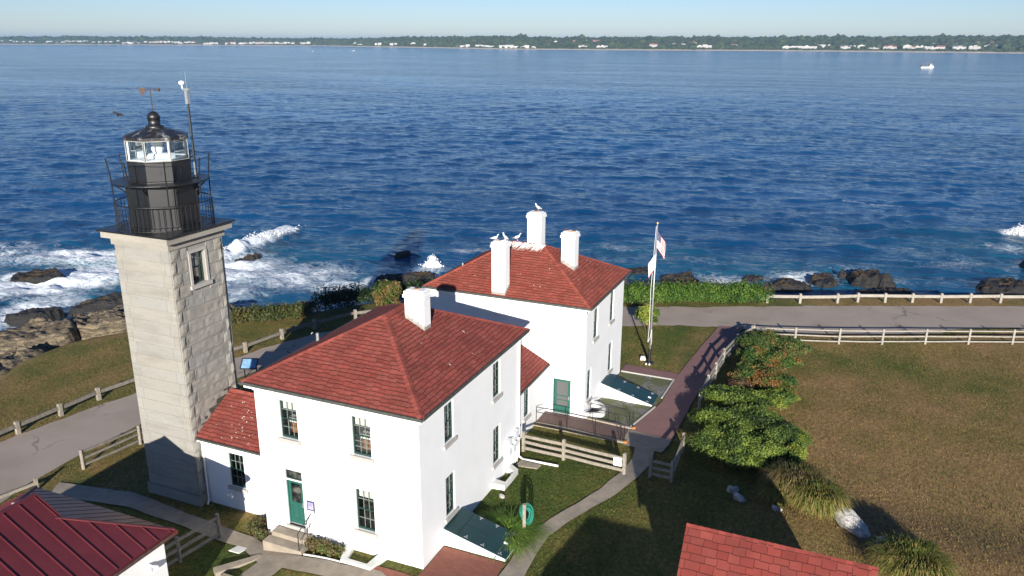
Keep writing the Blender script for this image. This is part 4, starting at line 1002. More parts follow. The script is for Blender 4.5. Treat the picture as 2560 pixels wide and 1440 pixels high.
mb.box(x+.004, x+.07, ya-.13, ya-.003, twin[2], twin[3]+.02); mb.box(x+.004, x+.07, yb+.003, yb+.13, twin[2], twin[3]+.02); mb.box(x+.004, x+.05, ya-.13, yb+.13, twin[3]+.022, twin[3]+.16); mb.box(x+.004, x+.14, ya-.2, yb+.2, twin[2]-.17, twin[2]-.003)
mb.build("sill", [M_stone], tw_)
dk = MB(); f = TH+.475; dk.box(TX-f, TX+f, TY-f, TY+f, 11.99, 12.06); dk.build("deck_plate", [M_iron], tower)
OCT = math.pi/8
mb = MB(); mb.lathe((TX, TY, 0), [(1.52, 12.063), (1.52, 12.16), (1.45, 12.18), (1.45, 13.98), (1.42, 13.985)], 8, 0, OCT)
for k in range(8):
    t = OCT+k*math.pi/4; x, y = TX+1.455*math.cos(t), TY+1.455*math.sin(t); mb.cyl((x, y, 12.16), (x, y, 13.98), .035, .035, 6)
    # shutter panel on each face
    tm = t+math.pi/8; r = 1.45*math.cos(math.pi/8); n_ = Vector((math.cos(tm), math.sin(tm), 0)); s_ = Vector((-math.sin(tm), math.cos(tm), 0)); c = Vector((TX, TY, 0))+n_*(r+.002)
    for za, zb_ in ((12.25, 13.05), (13.12, 13.9)): mb.frame(c-s_*.4+Vector((0, 0, za)), s_*.8, n_*.018, Vector((0, 0, zb_-za)))
mb.build("watch_room", [M_iron], tower)
mb = MB(); mb.lathe((TX, TY, 0), [(1.2, 13.99), (1.92, 13.99), (1.95, 14.02), (1.95, 14.06), (1.3, 14.062)], 40); 
for k in range(8):
    t = OCT+k*math.pi/4; mb.bar((TX+1.45*math.cos(t), TY+1.45*math.sin(t), 13.6), (TX+1.85*math.cos(t), TY+1.85*math.sin(t), 13.95), .05, .05)
mb.build("gallery_floor", [M_iron], tower)
def ring(mb, r, z, t, n=48):
    p = [(TX+r*math.cos(2*math.pi*k/n), TY+r*math.sin(2*math.pi*k/n), z) for k in range(n+1)]; mb.tube(p, t, 5)
mb = MB(); ring(mb, 1.96, 13.17, .026); ring(mb, 1.96, 12.16, .02)
for k in range(56):
    t = 2*math.pi*k/56; r = .026 if k % 7 == 0 else .013; mb.cyl((TX+1.96*math.cos(t), TY+1.96*math.sin(t), 12.063), (TX+1.96*math.cos(t), TY+1.96*math.sin(t), 13.17), r, r, 5)
mb.build("lower_railing", [M_iron], tower)
mb = MB(); ring(mb, 2.05, 15.0, .013)
for k in range(8):
    t = .12+2*math.pi*k/8; c_, s_ = math.cos(t), math.sin(t); mb.tube([(TX+1.93*c_, TY+1.93*s_, 13.17), (TX+1.95*c_, TY+1.95*s_, 14.3), (TX+2.0*c_, TY+2.0*s_, 14.75), (TX+2.05*c_, TY+2.05*s_, 15.06)], .028, 6)
mb.build("upper_railing", [M_iron], tower)
mb = MB(); mb.lathe((TX, TY, 0), [(1.36, 14.063), (1.36, 14.12), (1.32, 14.14), (1.32, 14.90), (1.35, 14.92), (1.35, 14.95), (1.18, 14.95)], 8, 0, OCT)
for k in range(8):
    tm = OCT+k*math.pi/4+math.pi/8; r = 1.32*math.cos(math.pi/8); n_ = Vector((math.cos(tm), math.sin(tm), 0)); s_ = Vector((-math.sin(tm), math.cos(tm), 0)); c = Vector((TX, TY, 0))+n_*(r+.002)
    mb.frame(c-s_*.06+Vector((0, 0, 14.42)), s_*.12, n_*.02, Vector((0, 0, .22))); mb.frame(c-s_*.46+Vector((0, 0, 14.18)), s_*.92, n_*.012, Vector((0, 0, .02)))
mb.build("lantern_base", [M_iron], tower)
mb = MB(); fr = MB(); mu = MB()
for k in range(8):
    t0, t1 = OCT+k*math.pi/4, OCT+(k+1)*math.pi/4; p = lambda t, z, r=1.30: (TX+r*math.cos(t), TY+r*math.sin(t), z)
    mb.quad(p(t0, 14.95), p(t1, 14.95), p(t1, 15.80), p(t0, 15.80)); mu.cyl(p(t0, 14.95), p(t0, 15.82), .02, .02, 6); fr.cyl(p(t0, 14.96, 1.20), p(t0, 15.79, 1.20), .04, .04, 6)
    a_, b_ = Vector(p(t0, 14.98, 1.20)), Vector(p(t1, 14.98, 1.20)); fr.bar(tuple(a_), tuple(b_), .03, .04); mu.bar(p(t0, 14.965, 1.30), p(t1, 14.965, 1.30), .025, .03); mu.bar(p(t0, 15.785, 1.30), p(t1, 15.785, 1.30), .025, .03)
M_lwhite = simple("lantern_white_paint", (.78, .80, .80), .45, .06, 8, .05)
fr.build("inner_frame", [M_lwhite], tower); mu.build("mullions", [M_lead], tower); mb.build("lantern_glazing", [M_glass], tower)
mb = MB(); mb.lathe((TX, TY, 0), [(0, 14.952), (1.16, 14.955), (1.16, 14.99), (.45, 15.0), (.45, 15.1), (.40, 15.12), (.40, 15.16), (.2, 15.18), (.17, 15.5), (.24, 15.55), (.22, 15.68), (0, 15.7)], 16)
mb.ball((TX, TY, 15.36), .26, .26, .22, 12); mb.box(TX-.9, TX-.6, TY-.5, TY-.2, 15.0, 15.25); mb.box(TX+.5, TX+.75, TY-.2, TY+.2, 15.0, 15.2); mb.build("beacon", [M_lwhite], tower)
def make_lantern_roof():
    m, nt, b = nmat("streaked_black_roof"); p = pos(nt)
    n = noise(nt, 2.6, 5, .7, mapped(nt, p, (1, 1, .35)), .6); n2 = noise(nt, 14, 4, .7, p)
    f = math_(nt, 'ADD', math_(nt, 'MULTIPLY', n.outputs[0], .8), math_(nt, 'MULTIPLY', n2.outputs[0], .35))
    c = ramp(nt, f, [(.60, (.013, .013, .014)), (.68, (.10, .10, .10)), (.76, (.55, .55, .52))])
    nt.links.new(c.outputs[0], b.inputs["Base Color"]); b.inputs["Roughness"].default_value = .45; return m
mb = MB(); mb.lathe((TX, TY, 0), [(1.24, 15.80), (1.37, 15.82), (1.37, 15.93), (1.30, 15.96), (.34, 16.27), (.30, 16.27)], 8, 0, OCT)
mb.build("lantern_roof", [make_lantern_roof()], tower)
mb = MB(); mb.lathe((TX, TY, 0), [(0, 15.795), (1.22, 15.795)], 8, 0, OCT); mb.build("lantern_ceiling", [M_lwhite], tower)
mb = MB(); mb.lathe((TX, TY, 0), [(.36, 16.25), (.36, 16.33), (.24, 16.35), (.24, 16.62), (.27, 16.64), (.25, 16.74), (.16, 16.86), (.05, 16.92), (0, 16.93)], 16); mb.build("ventilator", [M_iron], tower, True)
mb = MB(); mb.cyl((TX, TY, 16.92), (TX, TY, 17.9), .02, .012, 6); RXx, RYy = R0.x, R0.y
wv = Vector((.92, .39, 0)); o = Vector((TX, TY, 17.80)); mb.cyl(tuple(o-wv*.42), tuple(o+wv*.42), .013, .013, 6)
tip = o-wv*.50; ln = wv.cross(Vector((0, 0, 1)))*.008
for s in (1, -1):
    q = [o-wv*.52+Vector((0, 0, .10)), o-wv*.14+Vector((0, 0, .03)), o-wv*.36-Vector((0, 0, .26))]; mb.add([tuple(p_+ln*s) for p_ in q], [(0, 1, 2)])
mb.ball(tuple(o+wv*.36), .07, .07, .07, 8); mb.ball(tuple(o+wv*.2), .04, .04, .04, 8); mb.build("weather_vane", [simple("rusty_brown_vane", (.055, .03, .02), .6, .2, 9, .1)], tower)
mx_, my_ = -12.66, 3.28
mb = MB(); mb.cyl((mx_, my_, 13.3), (mx_-.0, my_, 17.55), .055, .045, 8); mb.box(mx_-.1, mx_+.1, my_-.1, my_+.1, 14.064, 14.1); mb.bar((mx_, my_, 15.0), (TX+1.1, TY+.6, 15.0), .04, .04); mb.tube([(mx_-.06, my_-.05, 15.0), (mx_-.3, my_-.35, 14.6), (mx_-.1, my_-.2, 14.3)], .012, 5)
ms = mb.build("antenna_mast", [M_iron], tower)
mb = MB(); mb.box(mx_-.07, mx_+.07, my_-.07, my_+.07, 17.2, 17.75); mb.box(mx_-.2, mx_+.17, my_-.06, my_+.06, 17.76, 17.84); mb.cyl((mx_+.02, my_, 17.75), (mx_+.02, my_, 18.55), .012, .008, 6); mb.build("antenna", [M_steel], ms); mb = MB(); mb.box(mx_-.03, mx_+.06, my_-.08, my_-.047, 14.2, 14.75); mb.build("junction_box", [M_steel], ms)
mb = MB(); mb.cyl((mx_-.17, my_-.06, 17.84), (mx_-.17, my_-.06, 18.0), .03, .03, 6); mb.lathe((mx_-.17, my_-.06, 18.0), [(.10, 0), (.13, .06), (.10, .13), (0, .16)], 12); mb.build("camera_dome", [M_trim], ms)
mb = MB(); x = TX+TH+.04; pts = [(x+.03, TY+TH-.15, 11.3), (x+.05, TY+TH-.13, 9), (x+.04, TY+TH-.16, 7), (x+.05, TY+TH-.14, 4.0)]; mb.tube(pts, .018, 5); mb.build("cable", [M_iron], tower)

# ------------------------------------------------------------------ fog signal building (lower left)
fog = empty("fog_signal_building", (-10.5, -12, -.8), "low white building with dark red standing-seam metal roof, lower left", "building")
FX0, FX1, FY0, FY1, FE, FS = -14.05, -6.95, -20.5, -5.28, 3.2, .53
mb = MB(); i_ = .30
wall_face(mb, (FX1-i_, FY0+i_), (FX1-i_, FY1-i_), -1.6, FE-.06, (1, 0, 0)); wall_face(mb, (FX1-i_, FY1-i_), (FX0+i_, FY1-i_), -1.6, FE-.06, (0, 1, 0)); wall_face(mb, (FX0+i_, FY1-i_), (FX0+i_, FY0+i_), -1.6, FE-.06, (-1, 0, 0)); wall_face(mb, (FX0+i_, FY0+i_), (FX1-i_, FY0+i_), -1.6, FE-.06, (0, -1, 0))
mb.build("wall", [M_white], fog)
mb = MB(); cx_ = -10.5; gyn, gys = -7.78, FY0+2.5; zg = FE+FS*2.5; zr = FE+FS*3.55; xr = (FX1-cx_)-2.5; yN = gyn-.02; oh = .14
E0, E1, E2_, E3 = (FX1, FY1, FE), (FX0, FY1, FE), (FX0, FY0, FE), (FX1, FY0, FE)
a1, a2 = (cx_+xr, gyn, zg), (cx_-xr, gyn, zg); b1, b2 = (cx_+xr, gys, zg), (cx_-xr, gys, zg); r1, r2 = (cx_, gyn+oh, zr), (cx_, gys-oh, zr)
k1, k2 = (cx_+xr, gyn+oh, zg), (cx_-xr, gyn+oh, zg)
mb.add([E3, E0, a1, b1], [(0, 1, 2, 3)]); mb.add([b1, k1, r1, (cx_, gys-oh, zr)], [(0, 1, 2, 3)])
mb.add([E1, E2_, b2, a2], [(0, 1, 2, 3)]); mb.add([k2, b2, (cx_, gys-oh, zr), r1], [(0, 1, 2, 3)])
mb.add([E0, E1, a2, a1], [(0, 1, 2, 3)]); mb.add([E2_, E3, b1, b2], [(0, 1, 2, 3)])
mb.add([a1, a2, (cx_, gyn, zr-.02)], [(0, 1, 2)], 1); mb.add([b2, b1, (cx_, gys, zr-.02)], [(0, 1, 2)], 1)
# standing seams
def seam(p, q, n, hh=.045):
    p, q, n = Vector(p), Vector(q), Vector(n); d = (q-p); s = d.cross(n).normalized(); mb.frame(p-s*.012, s*.024, d, n*hh, 0)
nE = Vector((FS, 0, 1)).normalized(); nW = Vector((-FS, 0, 1)).normalized(); nN = Vector((0, FS, 1)).normalized()
y = FY1-.2
while y > FY0+.2:
    s_ = min(FY1-y, y-FY0, 3.55); full = y < gyn+oh and y > gys-oh
    L_ = 3.55 if full else min(s_, 2.5)
    seam((FX1-.02, y, FE+.01), (FX1-L_, y, FE+FS*L_), nE); seam((FX0+.02, y, FE+.01), (FX0+L_, y, FE+FS*L_), nW); y -= .56
x = FX0+.3
while x < FX1-.1:
    L_ = min(x-FX0, FX1-x, 2.5); seam((x, FY1-.02, FE+.01), (x, FY1-L_, FE+FS*L_), nN, .016); x += .5
for a_, b_ in ((E0, a1), (E1, a2)): mb.bar((a_[0], a_[1], a_[2]+.03), (b_[0], b_[1], b_[2]+.03), .09, .05)
mb.bar((cx_, gyn+oh, zr+.02), (cx_, gys-oh, zr+.02), .14, .06); mb.bar((k1[0], k1[1]+.01, zg-.02), (cx_, gyn+oh+.01, zr-.02), .04, .11, 1); mb.bar((k2[0], k2[1]+.01, zg-.02), (cx_, gyn+oh+.01, zr-.02), .04, .11, 1)
mb.build("roof", [M_metalroof, M_metaltrim], fog)
mb = MB(); mb.box(FX1-.30, FX1-.02, FY0+.05, FY1-.05, FE-.14, FE-.03, 0); mb.box(FX0+.02, FX1-.302, FY1-.30, FY1-.02, FE-.14, FE-.03); mb.box(FX0+.02, FX0+.30, FY0+.05, FY1-.305, FE-.14, FE-.03); mb.box(FX1-.018, FX1+.06, FY0, FY1+.05, FE-.16, FE-.02); mb.build("fascia", [M_metaltrim], fog)
mb = MB(); mb.box(FX1+.061, FX1+.075, FY0, FY1-.2, FE-.10, FE-.035); mb.box(FX1-.24, FX1-.05, FY0+.3, FY1-.4, FE+.018, FE+.026) if False else None; mb.build("gutter", [M_gutter], fog)
mb = MB(); lx = FX1-i_; mb.cyl((lx, -6.35, 2.36), (lx+.12, -6.35, 2.36), .07, .06, 10)
for s in (-1, 1): mb.cyl((lx+.12, -6.35, 2.34), (lx+.26, -6.35+.16*s, 2.24), .05, .085, 10)
mb.build("flood_light", [M_trim], fog)

# ------------------------------------------------------------------ gabled store (lower right) and an added, unseen shed out of frame whose shadow falls on the lawn
store = empty("gabled_store", (12.8, 1.1, 0), "small gabled building with red shingle roof, lower right corner", "building")
def gable(parent, x0, x1, yr, zr, ye0, ye1, ze, base, wall_in=.25):
    mb = MB(); A = [(x0, ye0, ze), (x1, ye0, ze), (x1, yr, zr), (x0, yr, zr)]; B = [(x1, ye1, ze), (x0, ye1, ze), (x0, yr, zr), (x1, yr, zr)]
    shingle(mb, *A, base=base, row=.27, tab=.44); shingle(mb, *B, base=base, row=.27, tab=.44)
    hipcap(mb, A[3], A[2], fnorm(*A[:3]), fnorm(*B[:3]), base); mb.build("roof", [M_shingle, M_stain], parent)
    mb = MB(); a, b = x0+wall_in, x1-wall_in; c, d = ye0+wall_in, ye1-wall_in; s0 = (zr-ze)/(yr-ye0); zw = ze+s0*wall_in-.05
    for xx, nx in ((a, -1), (b, 1)):
        q = [(xx, c, -.8), (xx, d, -.8), (xx, d, zw), (xx, yr, zr-.06), (xx, c, zw)]; mb.add(q, [(0, 1, 2, 3, 4) if nx > 0 else (4, 3, 2, 1, 0)])
    mb.quad((a, c, -.8), (b, c, -.8), (b, c, zw), (a, c, zw)); mb.quad((b, d, -.8), (a, d, -.8), (a, d, zw), (b, d, zw)); mb.build("wall", [M_white], parent)
    for xx in (x0+.03, x1-.03):
        mb = MB(); mb.bar((xx, ye0, ze-.09), (xx, yr, zr-.09), .05, .14); mb.bar((xx, yr, zr-.09), (xx, ye1, ze-.09), .05, .14); mb.build("barge_board", [M_trim], parent)
gable(store, 9.8, 15.82, 1.12, 4.0, -.2, 2.5, 2.56, (.155, .030, .023))
shadow_caster = empty("unseen_shadow_building", (13, -11, 0), "low hip-roofed building out of view, added for its shadow on the lawn", "building")  # unseen building, added and sized to cast the notched shadow on the lawn
hip_roof(shadow_caster, 8.2, 18.5, -14.2, -7.4, 3.0, (11.7, -10.9, 5.35), (15, -10.9, 5.35))
mb = MB(); wall_face(mb, (8.5, -13.9), (18.2, -13.9), -.8, 2.98, (0, -1, 0)); wall_face(mb, (18.2, -13.9), (18.2, -7.7), -.8, 2.98, (1, 0, 0)); wall_face(mb, (18.2, -7.7), (8.5, -7.7), -.8, 2.98, (0, 1, 0), [(2, 5, -.5, 2.2)]); wall_face(mb, (8.5, -7.7), (8.5, -13.9), -.8, 2.98, (-1, 0, 0)); mb.build("wall", [M_white], shadow_caster)
mb = MB(); mb.box(13.203, 16.197, -7.83, -7.76, -.5, 2.197); mb.build("caster_door", [M_door], shadow_caster)
# ------------------------------------------------------------------ ramp, fences, flagpole and small things
ramp_t = empty("access_ramp", (1.7, 14.9, -.5), "sloping deck ramp with black pipe rails below the green screen door", "ramp")
y0, y1 = 14.12, 15.72; Z = lambda x: -.37 if x < 1.0 else -.37-.13*(x-1.0)/3.3
def slab(mb, xs, ya, yb, h0, h1, m=0):
    for xa, xb in zip(xs[:-1], xs[1:]):
        mb.add([(xa, ya, h0(xa)), (xb, ya, h0(xb)), (xb, yb, h0(xb)), (xa, yb, h0(xa)), (xa, ya, h1(xa)), (xb, ya, h1(xb)), (xb, yb, h1(xb)), (xa, yb, h1(xa))], [(0, 3, 2, 1), (4, 5, 6, 7), (0, 1, 5, 4), (1, 2, 6, 5), (2, 3, 7, 6), (3, 0, 4, 7)], m)
mb = MB(); slab(mb, [-.895, 1.0, 4.3], y0, y1, lambda x: -1.2, lambda x: Z(x)-.03); slab(mb, [-.895, 1.0, 4.35], y0-.14, y0-.002, lambda x: -1.2, lambda x: Z(x)+.09); slab(mb, [1.6, 4.35], y1+.002, y1+.14, lambda x: -1.2, lambda x: Z(x)+.09)
mb.box(4.22, 4.37, y0-.16, y0+.01, -.6, -.36, 1); mb.box(4.22, 4.37, y1, y1+.16, -.6, -.36, 1); mb.build("ramp_base", [M_conc, M_orange], ramp_t)
mb = MB()
for k in range(36):
    x = -.88+k*.144; slab(mb, [x, x+.134], y0+.004, y1-.03, lambda q: Z(q)-.028, lambda q: Z(q)+.01)
mb.build("deck", [M_deck], ramp_t)
def rail(pts, posts):
    mb = MB()
    for h in (.92, .62): mb.tube([(x, y, z+h) for x, y, z in pts], .021, 6)
    for x, y, z in posts: mb.cyl((x, y, z), (x, y, z+.92), .021, .021, 6)
    return mb
q = [(x, y0-.07, Z(x)+.09) for x in (-.8, 1.0, 4.2)]; rail(q, [(x, y0-.07, Z(x)+.09) for x in (-.8, 1.0, 2.6, 4.0, 4.2)]).build("pipe_railing", [M_iron], ramp_t)
q = [(x, y1+.07, Z(x)+.09) for x in (1.75, 4.2)]; rail(q, [(x, y1+.07, Z(x)+.09) for x in (1.75, 2.8, 4.0, 4.2)]).build("pipe_railing", [M_iron], ramp_t)

def fence(name, posts, label, group=None, ph=1.15, rails=(.35, .68, 1.0), pw=.13, rw=.05, rh=.12, mat=None, round_post=False, zoff=0, sag=.02, rmat=None):
    mat = mat or M_wood; x0, y0 = posts[0][:2]; g = random.Random(len(posts)*7+int(x0*10))
    f = empty(name, (x0, y0, gz(x0, y0)), label, "fence", group)
    tops = []
    for i, (x, y) in enumerate(posts):
        z = gz(x, y)+zoff; mb = MB(); h = ph*g.uniform(.97, 1.03)
        lx, ly = g.uniform(-.02, .02), g.uniform(-.02, .02)
        if round_post: mb.cyl((x, y, z-.3), (x+lx, y+ly, z+h), pw*.62, pw*.55, 9)
        else:
            a = math.atan2(posts[min(i+1, len(posts)-1)][1]-posts[max(i-1, 0)][1], posts[min(i+1, len(posts)-1)][0]-posts[max(i-1, 0)][0]); mb.cbox((x, y, z-.3), pw, pw, h+.3, a); mb.cbox((x, y, z+h+.001), pw*.8, pw*.8, .02, a)
        mb.build("post", [mat], f); tops.append(z)
    for i in range(len(posts)-1):
        (xa, ya), (xb, yb) = posts[i], posts[i+1]; d = Vector((xb-xa, yb-ya, 0)).normalized()
        for r in rails:
            mb = MB(); j0, j1 = g.uniform(-.025, .025), g.uniform(-.025, .025); e = pw/2+.004
            A = Vector((xa, ya, tops[i]+r+j0))+d*e; B = Vector((xb, yb, tops[i+1]+r+j1))-d*e; C_ = (A+B)/2+Vector((0, 0, -g.uniform(0, sag)))
            mb.bar(tuple(A), tuple(C_), rw, rh); mb.bar(tuple(C_), tuple(B), rw, rh); mb.build("rail", [rmat or mat], f)
    return f
fn = fence("split_rail_fence", [(-.06, 10.44), (2.1, 10.42), (5.25, 10.21)], "pale three-rail fence across the lawn in front of the ramp", None, 1.12, (.22, .55, .88), .15, .06, .15, M_wood)
mb = MB(); mb.box(4.72, 5.12, 10.13, 10.16, .38, .82); mb.box(4.75, 5.09, 10.125, 10.1295, .42, .46, 1); mb.box(4.75, 5.09, 10.125, 10.1295, .52, .55, 1); mb.box(4.75, 5.09, 10.125, 10.1295, .60, .63, 1)
tag(mb.build("notice_sign", [M_trim, simple("pale_blue_print", (.25, .42, .70), .6, .1, 9, 0)]), "small white notice fixed to the lawn fence's right-hand end", "sign")
fence("white_rail_fence", [(8.48, 32.9), (11.27, 33.75), (14.17, 34.75), (17.0, 36.0), (19.83, 37.35), (22.68, 38.65), (25.58, 39.95), (28.5, 41.3), (31.5, 42.7)], "white-washed three-rail fence between brown field and road", None, 1.15, (.22, .60, 1.0), .14, .05, .085, M_woodw)
fence("guard_rail", [(8.4, 42.9), (10.9, 43.9), (13.75, 45.3), (15.3, 46.3), (17.4, 47.2), (19.5, 48.15), (21.7, 49.1), (23.95, 50.15), (26.3, 51.25), (28.6, 52.3), (31, 53.4)], "single-rail wooden guard rail on the sea side of the right-hand road", "wooden guard rails along the cliff road", .80, (.56,), .2, .10, .24, M_woodw, sag=0)
fence("guard_rail", [(-27.9, -5), (-27.9, 0), (-27.75, 3.04), (-27.55, 5.57), (-27.35, 8.02), (-26.6, 11.2), (-25.4, 14.4), (-24.2, 17.5), (-23.5, 20.6), (-22.6, 23.3), (-21.0, 26.4), (-18.4, 28.9), (-15.5, 31.2), (-12, 33.2)], "single-rail weathered guard rail on the sea side of the left-hand road", "wooden guard rails along the cliff road", .78, (.52,), .21, .10, .22, M_wood, sag=0, rmat=M_woodd)
fence("split_rail_fence", [(-20.46, 1.34), (-19.9, 4.4), (-19.3, 7.5), (-18.5, 10.5)], "grey split-rail fence between the tower and the left road", None, 1.15, (.25, .6, .95), .15, .06, .12, M_wood, True, rmat=M_woodd)
fence("split_rail_fence", [(-20.9, -.9), (-22.0, -4.6)], "low grey rail running beside the road behind the metal roof", None, .6, (.35,), .14, .09, .14, M_wood)
fence("split_rail_fence", [(-9.65, -.72), (-9.95, -2.7), (-10.25, -4.8)], "three-rail fence with a reddish end post beside the metal-roofed building", None, 1.2, (.22, .62, 1.02), .14, .08, .12, M_wood, True)
fence("split_rail_fence", [(6.44, 10.55), (7.47, 10.5), (7.25, 14.3)], "small corner fence in the deep shade by the path end", None, 1.1, (.22, .56, .9), .14, .05, .13, M_wood)
fence("split_rail_fence", [(7.05, 20.0), (7.12, 22.3), (7.2, 24.6), (7.28, 27.3), (7.7, 30.6), (8.4, 32.75)], "white-topped rail fence between brick path and shrubs", None, 1.15, (.3, .66, 1.02), .15, .07, .13, M_woodw)

# white gutter pipe lying on the grass
mb = MB(); mb.cyl((.28, 9.5, .02), (2.15, 9.5, .06), .055, .055, 10); tag(mb.build("drain_pipe", [M_trim], None, True), "white drain pipe lying on the grass from the house corner", "pipe")
mb = MB(); mb.prism([(.2, 8.75), (1.3, 8.9), (1.35, 9.3), (.25, 9.35)], 0.0, .05); tag(mb.build("paving_slab", [M_conc]), "grey paving slab in the grass under the drain pipe", "slab")
mb = MB(); mb.prism([(-8.6, -1.35), (-8.0, -1.4), (-7.9, -1.0), (-8.45, -.95)], lambda x, y: gz(x, y)-.1, lambda x, y: gz(x, y)+.05); tag(mb.build("marker_slab", [M_concw]), "pale square slab set in the grass near the front walk", "slab")
mb = MB(); p = [(-8.1, -2.75), (-6.95, -1.28), (-6.72, -1.40), (-7.75, -3.0)]; mb.prism(p, -1.4, -.44); tag(mb.build("retaining_wall", [M_conc]), "low concrete kerb wall holding the grass bank by the front walk", "wall")
mb = MB(); mb.box(-7.35, -6.1, -3.55, -2.95, -1, -.33); mb.box(-7.45, -6.0, -4.1, -3.553, -1, -.48); tag(mb.build("concrete_steps", [M_conc]), "two broad concrete steps on the walk at the lower edge", "steps")

# hose post with green hose
hp = empty("hose_post", (2.69, 3.84, 0), "short wooden post carrying a coiled green hose on the lawn", "post")
mb = MB(); mb.cbox((2.69, 3.84, -.2), .13, .13, 1.54, .35); mb.cbox((2.69, 3.84, 1.342), .15, .15, .03, .35); mb.build("post", [M_wood], hp)
mb = MB()
for k in range(9):
    r = .15+.022*k; yo = 3.84+.10+.03*k*.5; c = (2.72+random.uniform(-.02, .02), yo, .80+random.uniform(-.04, .04)); n = 22
    mb.tube([(c[0]+r*.95*math.cos(2*math.pi*i/n), c[1]+.05*math.sin(4*math.pi*i/n), c[2]+r*1.55*math.sin(2*math.pi*i/n)) for i in range(n+1)], .017, 5)
tag(mb.build("garden_hose", [M_hose], None, True), "bright green hose coiled on the wooden lawn post", "hose")

# flagpole and flags
FPX, FPY = 2.72, 25.57; zf = gz(FPX, FPY)
fp = empty("flagpole", (FPX, FPY, zf), "tall silver flagpole with gold ball on the small lawn", "flagpole")
mb = MB(); mb.cyl((FPX, FPY, zf), (FPX, FPY, zf+9.4), .062, .032, 12); mb.build("pole", [M_steel], fp, True)
mb = MB(); mb.cyl((FPX, FPY, zf), (FPX, FPY, zf+1.0), .10, .09, 12); mb.cyl((FPX, FPY, zf-.1), (FPX, FPY, zf+.05), .32, .30, 16); mb.build("base_sleeve", [M_iron], fp)
mb = MB(); mb.ball((FPX, FPY, zf+9.48), .085, .085, .085, 12); mb.build("finial", [simple("gilt_ball", (.75, .52, .14), .3, .1, 9, 0, metal=.9)], fp, True)
mb = MB(); mb.tube([(FPX-.05, FPY-.06, zf+9.3), (FPX-.16, FPY-.10, zf+5), (FPX-.12, FPY-.08, zf+2.6), (FPX-.14, FPY-.14, zf+1.5), (FPX-.02, FPY-.09, zf+1.8), (FPX+.06, FPY-.10, zf+2.4)], .012, 5); mb.tube([(FPX+.06, FPY-.10, zf+2.4), (FPX+.1, FPY-.12, zf+1.6), (FPX+.06, FPY-.08, zf+1.3)], .012, 5); mb.build("halyard", [M_trim], fp)
M_flag = vcol("flag_cloth", .8, .1, 5, .1, .01, 40, translucent=.15)
def flag(name, ztop, hoist, fly, spread, drop, colf, label, lean=1.0, seed=1):
    nu, nv = 40, 39; u, v = np.meshgrid(np.linspace(0, 1, nu), np.linspace(0, 1, nv)); u = u.ravel(); v = v.ravel()
    x = .05+u*spread*fly*(1-.15*v)*lean; fold = np.sin(u*13+v*1.5+seed)*.09*u+np.sin(u*6-v*2+seed)*.06*u
    z = ztop-v*hoist*(1-.1*u)-u*drop*fly-(u**2)*.08*fly+.04*np.sin(u*9+seed)*u
    ux, uy = R0.x, R0.y
    V = np.stack([FPX+x*ux-fold*uy, FPY+x*uy*1.0+fold*ux-.02, z], 1)
    f = grid_faces(nu, nv); uc = u[f].mean(1); vc = v[f].mean(1)
    o = np_mesh(name, V, f, [M_flag], cols=np.array([colf(a, b) for a, b in zip(uc, vc)]), smooth=True); return tag(o, label, "flag")
def us(a, b):
    if a < .4 and b < 7/13:
        i, j = a/.4*11, b/(7/13)*9
        return (.75, .75, .76) if (abs(i-round(i)) < .2 and abs(j-round(j)) < .2 and 0 < round(i) < 11 and 0 < round(j) < 9 and (round(i)+round(j)) % 2 == 0) else (.012, .016, .08)
    return (.27, .005, .015) if int(b*13) % 2 == 0 else (.80, .79, .78)
flag("striped_flag", zf+9.0, 1.15, 1.75, .34, .42, us, "red and white striped flag with starred blue corner, upper of the two on the pole", 1.0, 1)
def ri(a, b):
    r = math.hypot((a-.45)*1.5, b-.5)
    if b > .9 and a > .3: return (.55, .10, .09)
    if .27 < r < .33 and int(math.atan2(b-.5, a-.45)*4.1) % 2 == 0: return (.60, .45, .12)
    if abs(a-.45) < .02 and abs(b-.5) < .16 or (abs(b-.62) < .03 and abs(a-.45) < .09): return (.60, .45, .12)
    return (.80, .79, .76)
flag("white_flag", zf+7.55, 1.0, 1.35, -.36, .5, ri, "limp white flag hanging below the striped one", 1.0, 3)
mb = MB(); mb.cbox((2.2, 25.9, gz(2.2, 25.9)), .34, .24, .2, .3); mb.cbox((2.2, 25.86, gz(2.2, 25.9)+.201), .26, .16, .08, .3); tag(mb.build("pole_spotlight", [M_concw]), "small pale spotlight block left of the flagpole foot", "light")
mb = MB(); mb.ball((2.62, 25.1, gz(2.6, 25.1)+.07), .07, .07, .08, 8); mb.ball((2.84, 25.12, gz(2.8, 25.1)+.07), .07, .07, .08, 8); tag(mb.build("ground_lamp", [M_concw]), "pair of tiny pale lamps in front of the flagpole", "light")
ws = empty("wayside_panel", (-20.7, 13.76, -1.07), "low black framed information panel behind the house by the road", "sign")
mb = MB(); mb.cyl((-20.95, 13.76, -1.1), (-20.95, 13.76, -.35), .04, .04, 6); mb.cyl((-20.2, 14.05, -1.1), (-20.2, 14.05, -.35), .04, .04, 6); mb.build("leg", [M_iron], ws)
mb = MB(); mb.add([(-21.05, 13.5, -.38), (-20.1, 13.87, -.38), (-20.3, 14.4, .1), (-21.25, 14.03, .1)], [(0, 1, 2, 3)]); mb.build("panel", [simple("blue_info_panel", (.15, .28, .42), .35, .3, 4, 0)], ws)
mb = MB()
P_ = [(-21.05, 13.5, -.37), (-20.1, 13.87, -.37), (-20.3, 14.4, .11), (-21.25, 14.03, .11)]
for i in range(4): mb.bar(P_[i], P_[(i+1) % 4], .06, .06)
mb.build("frame", [M_iron], ws)

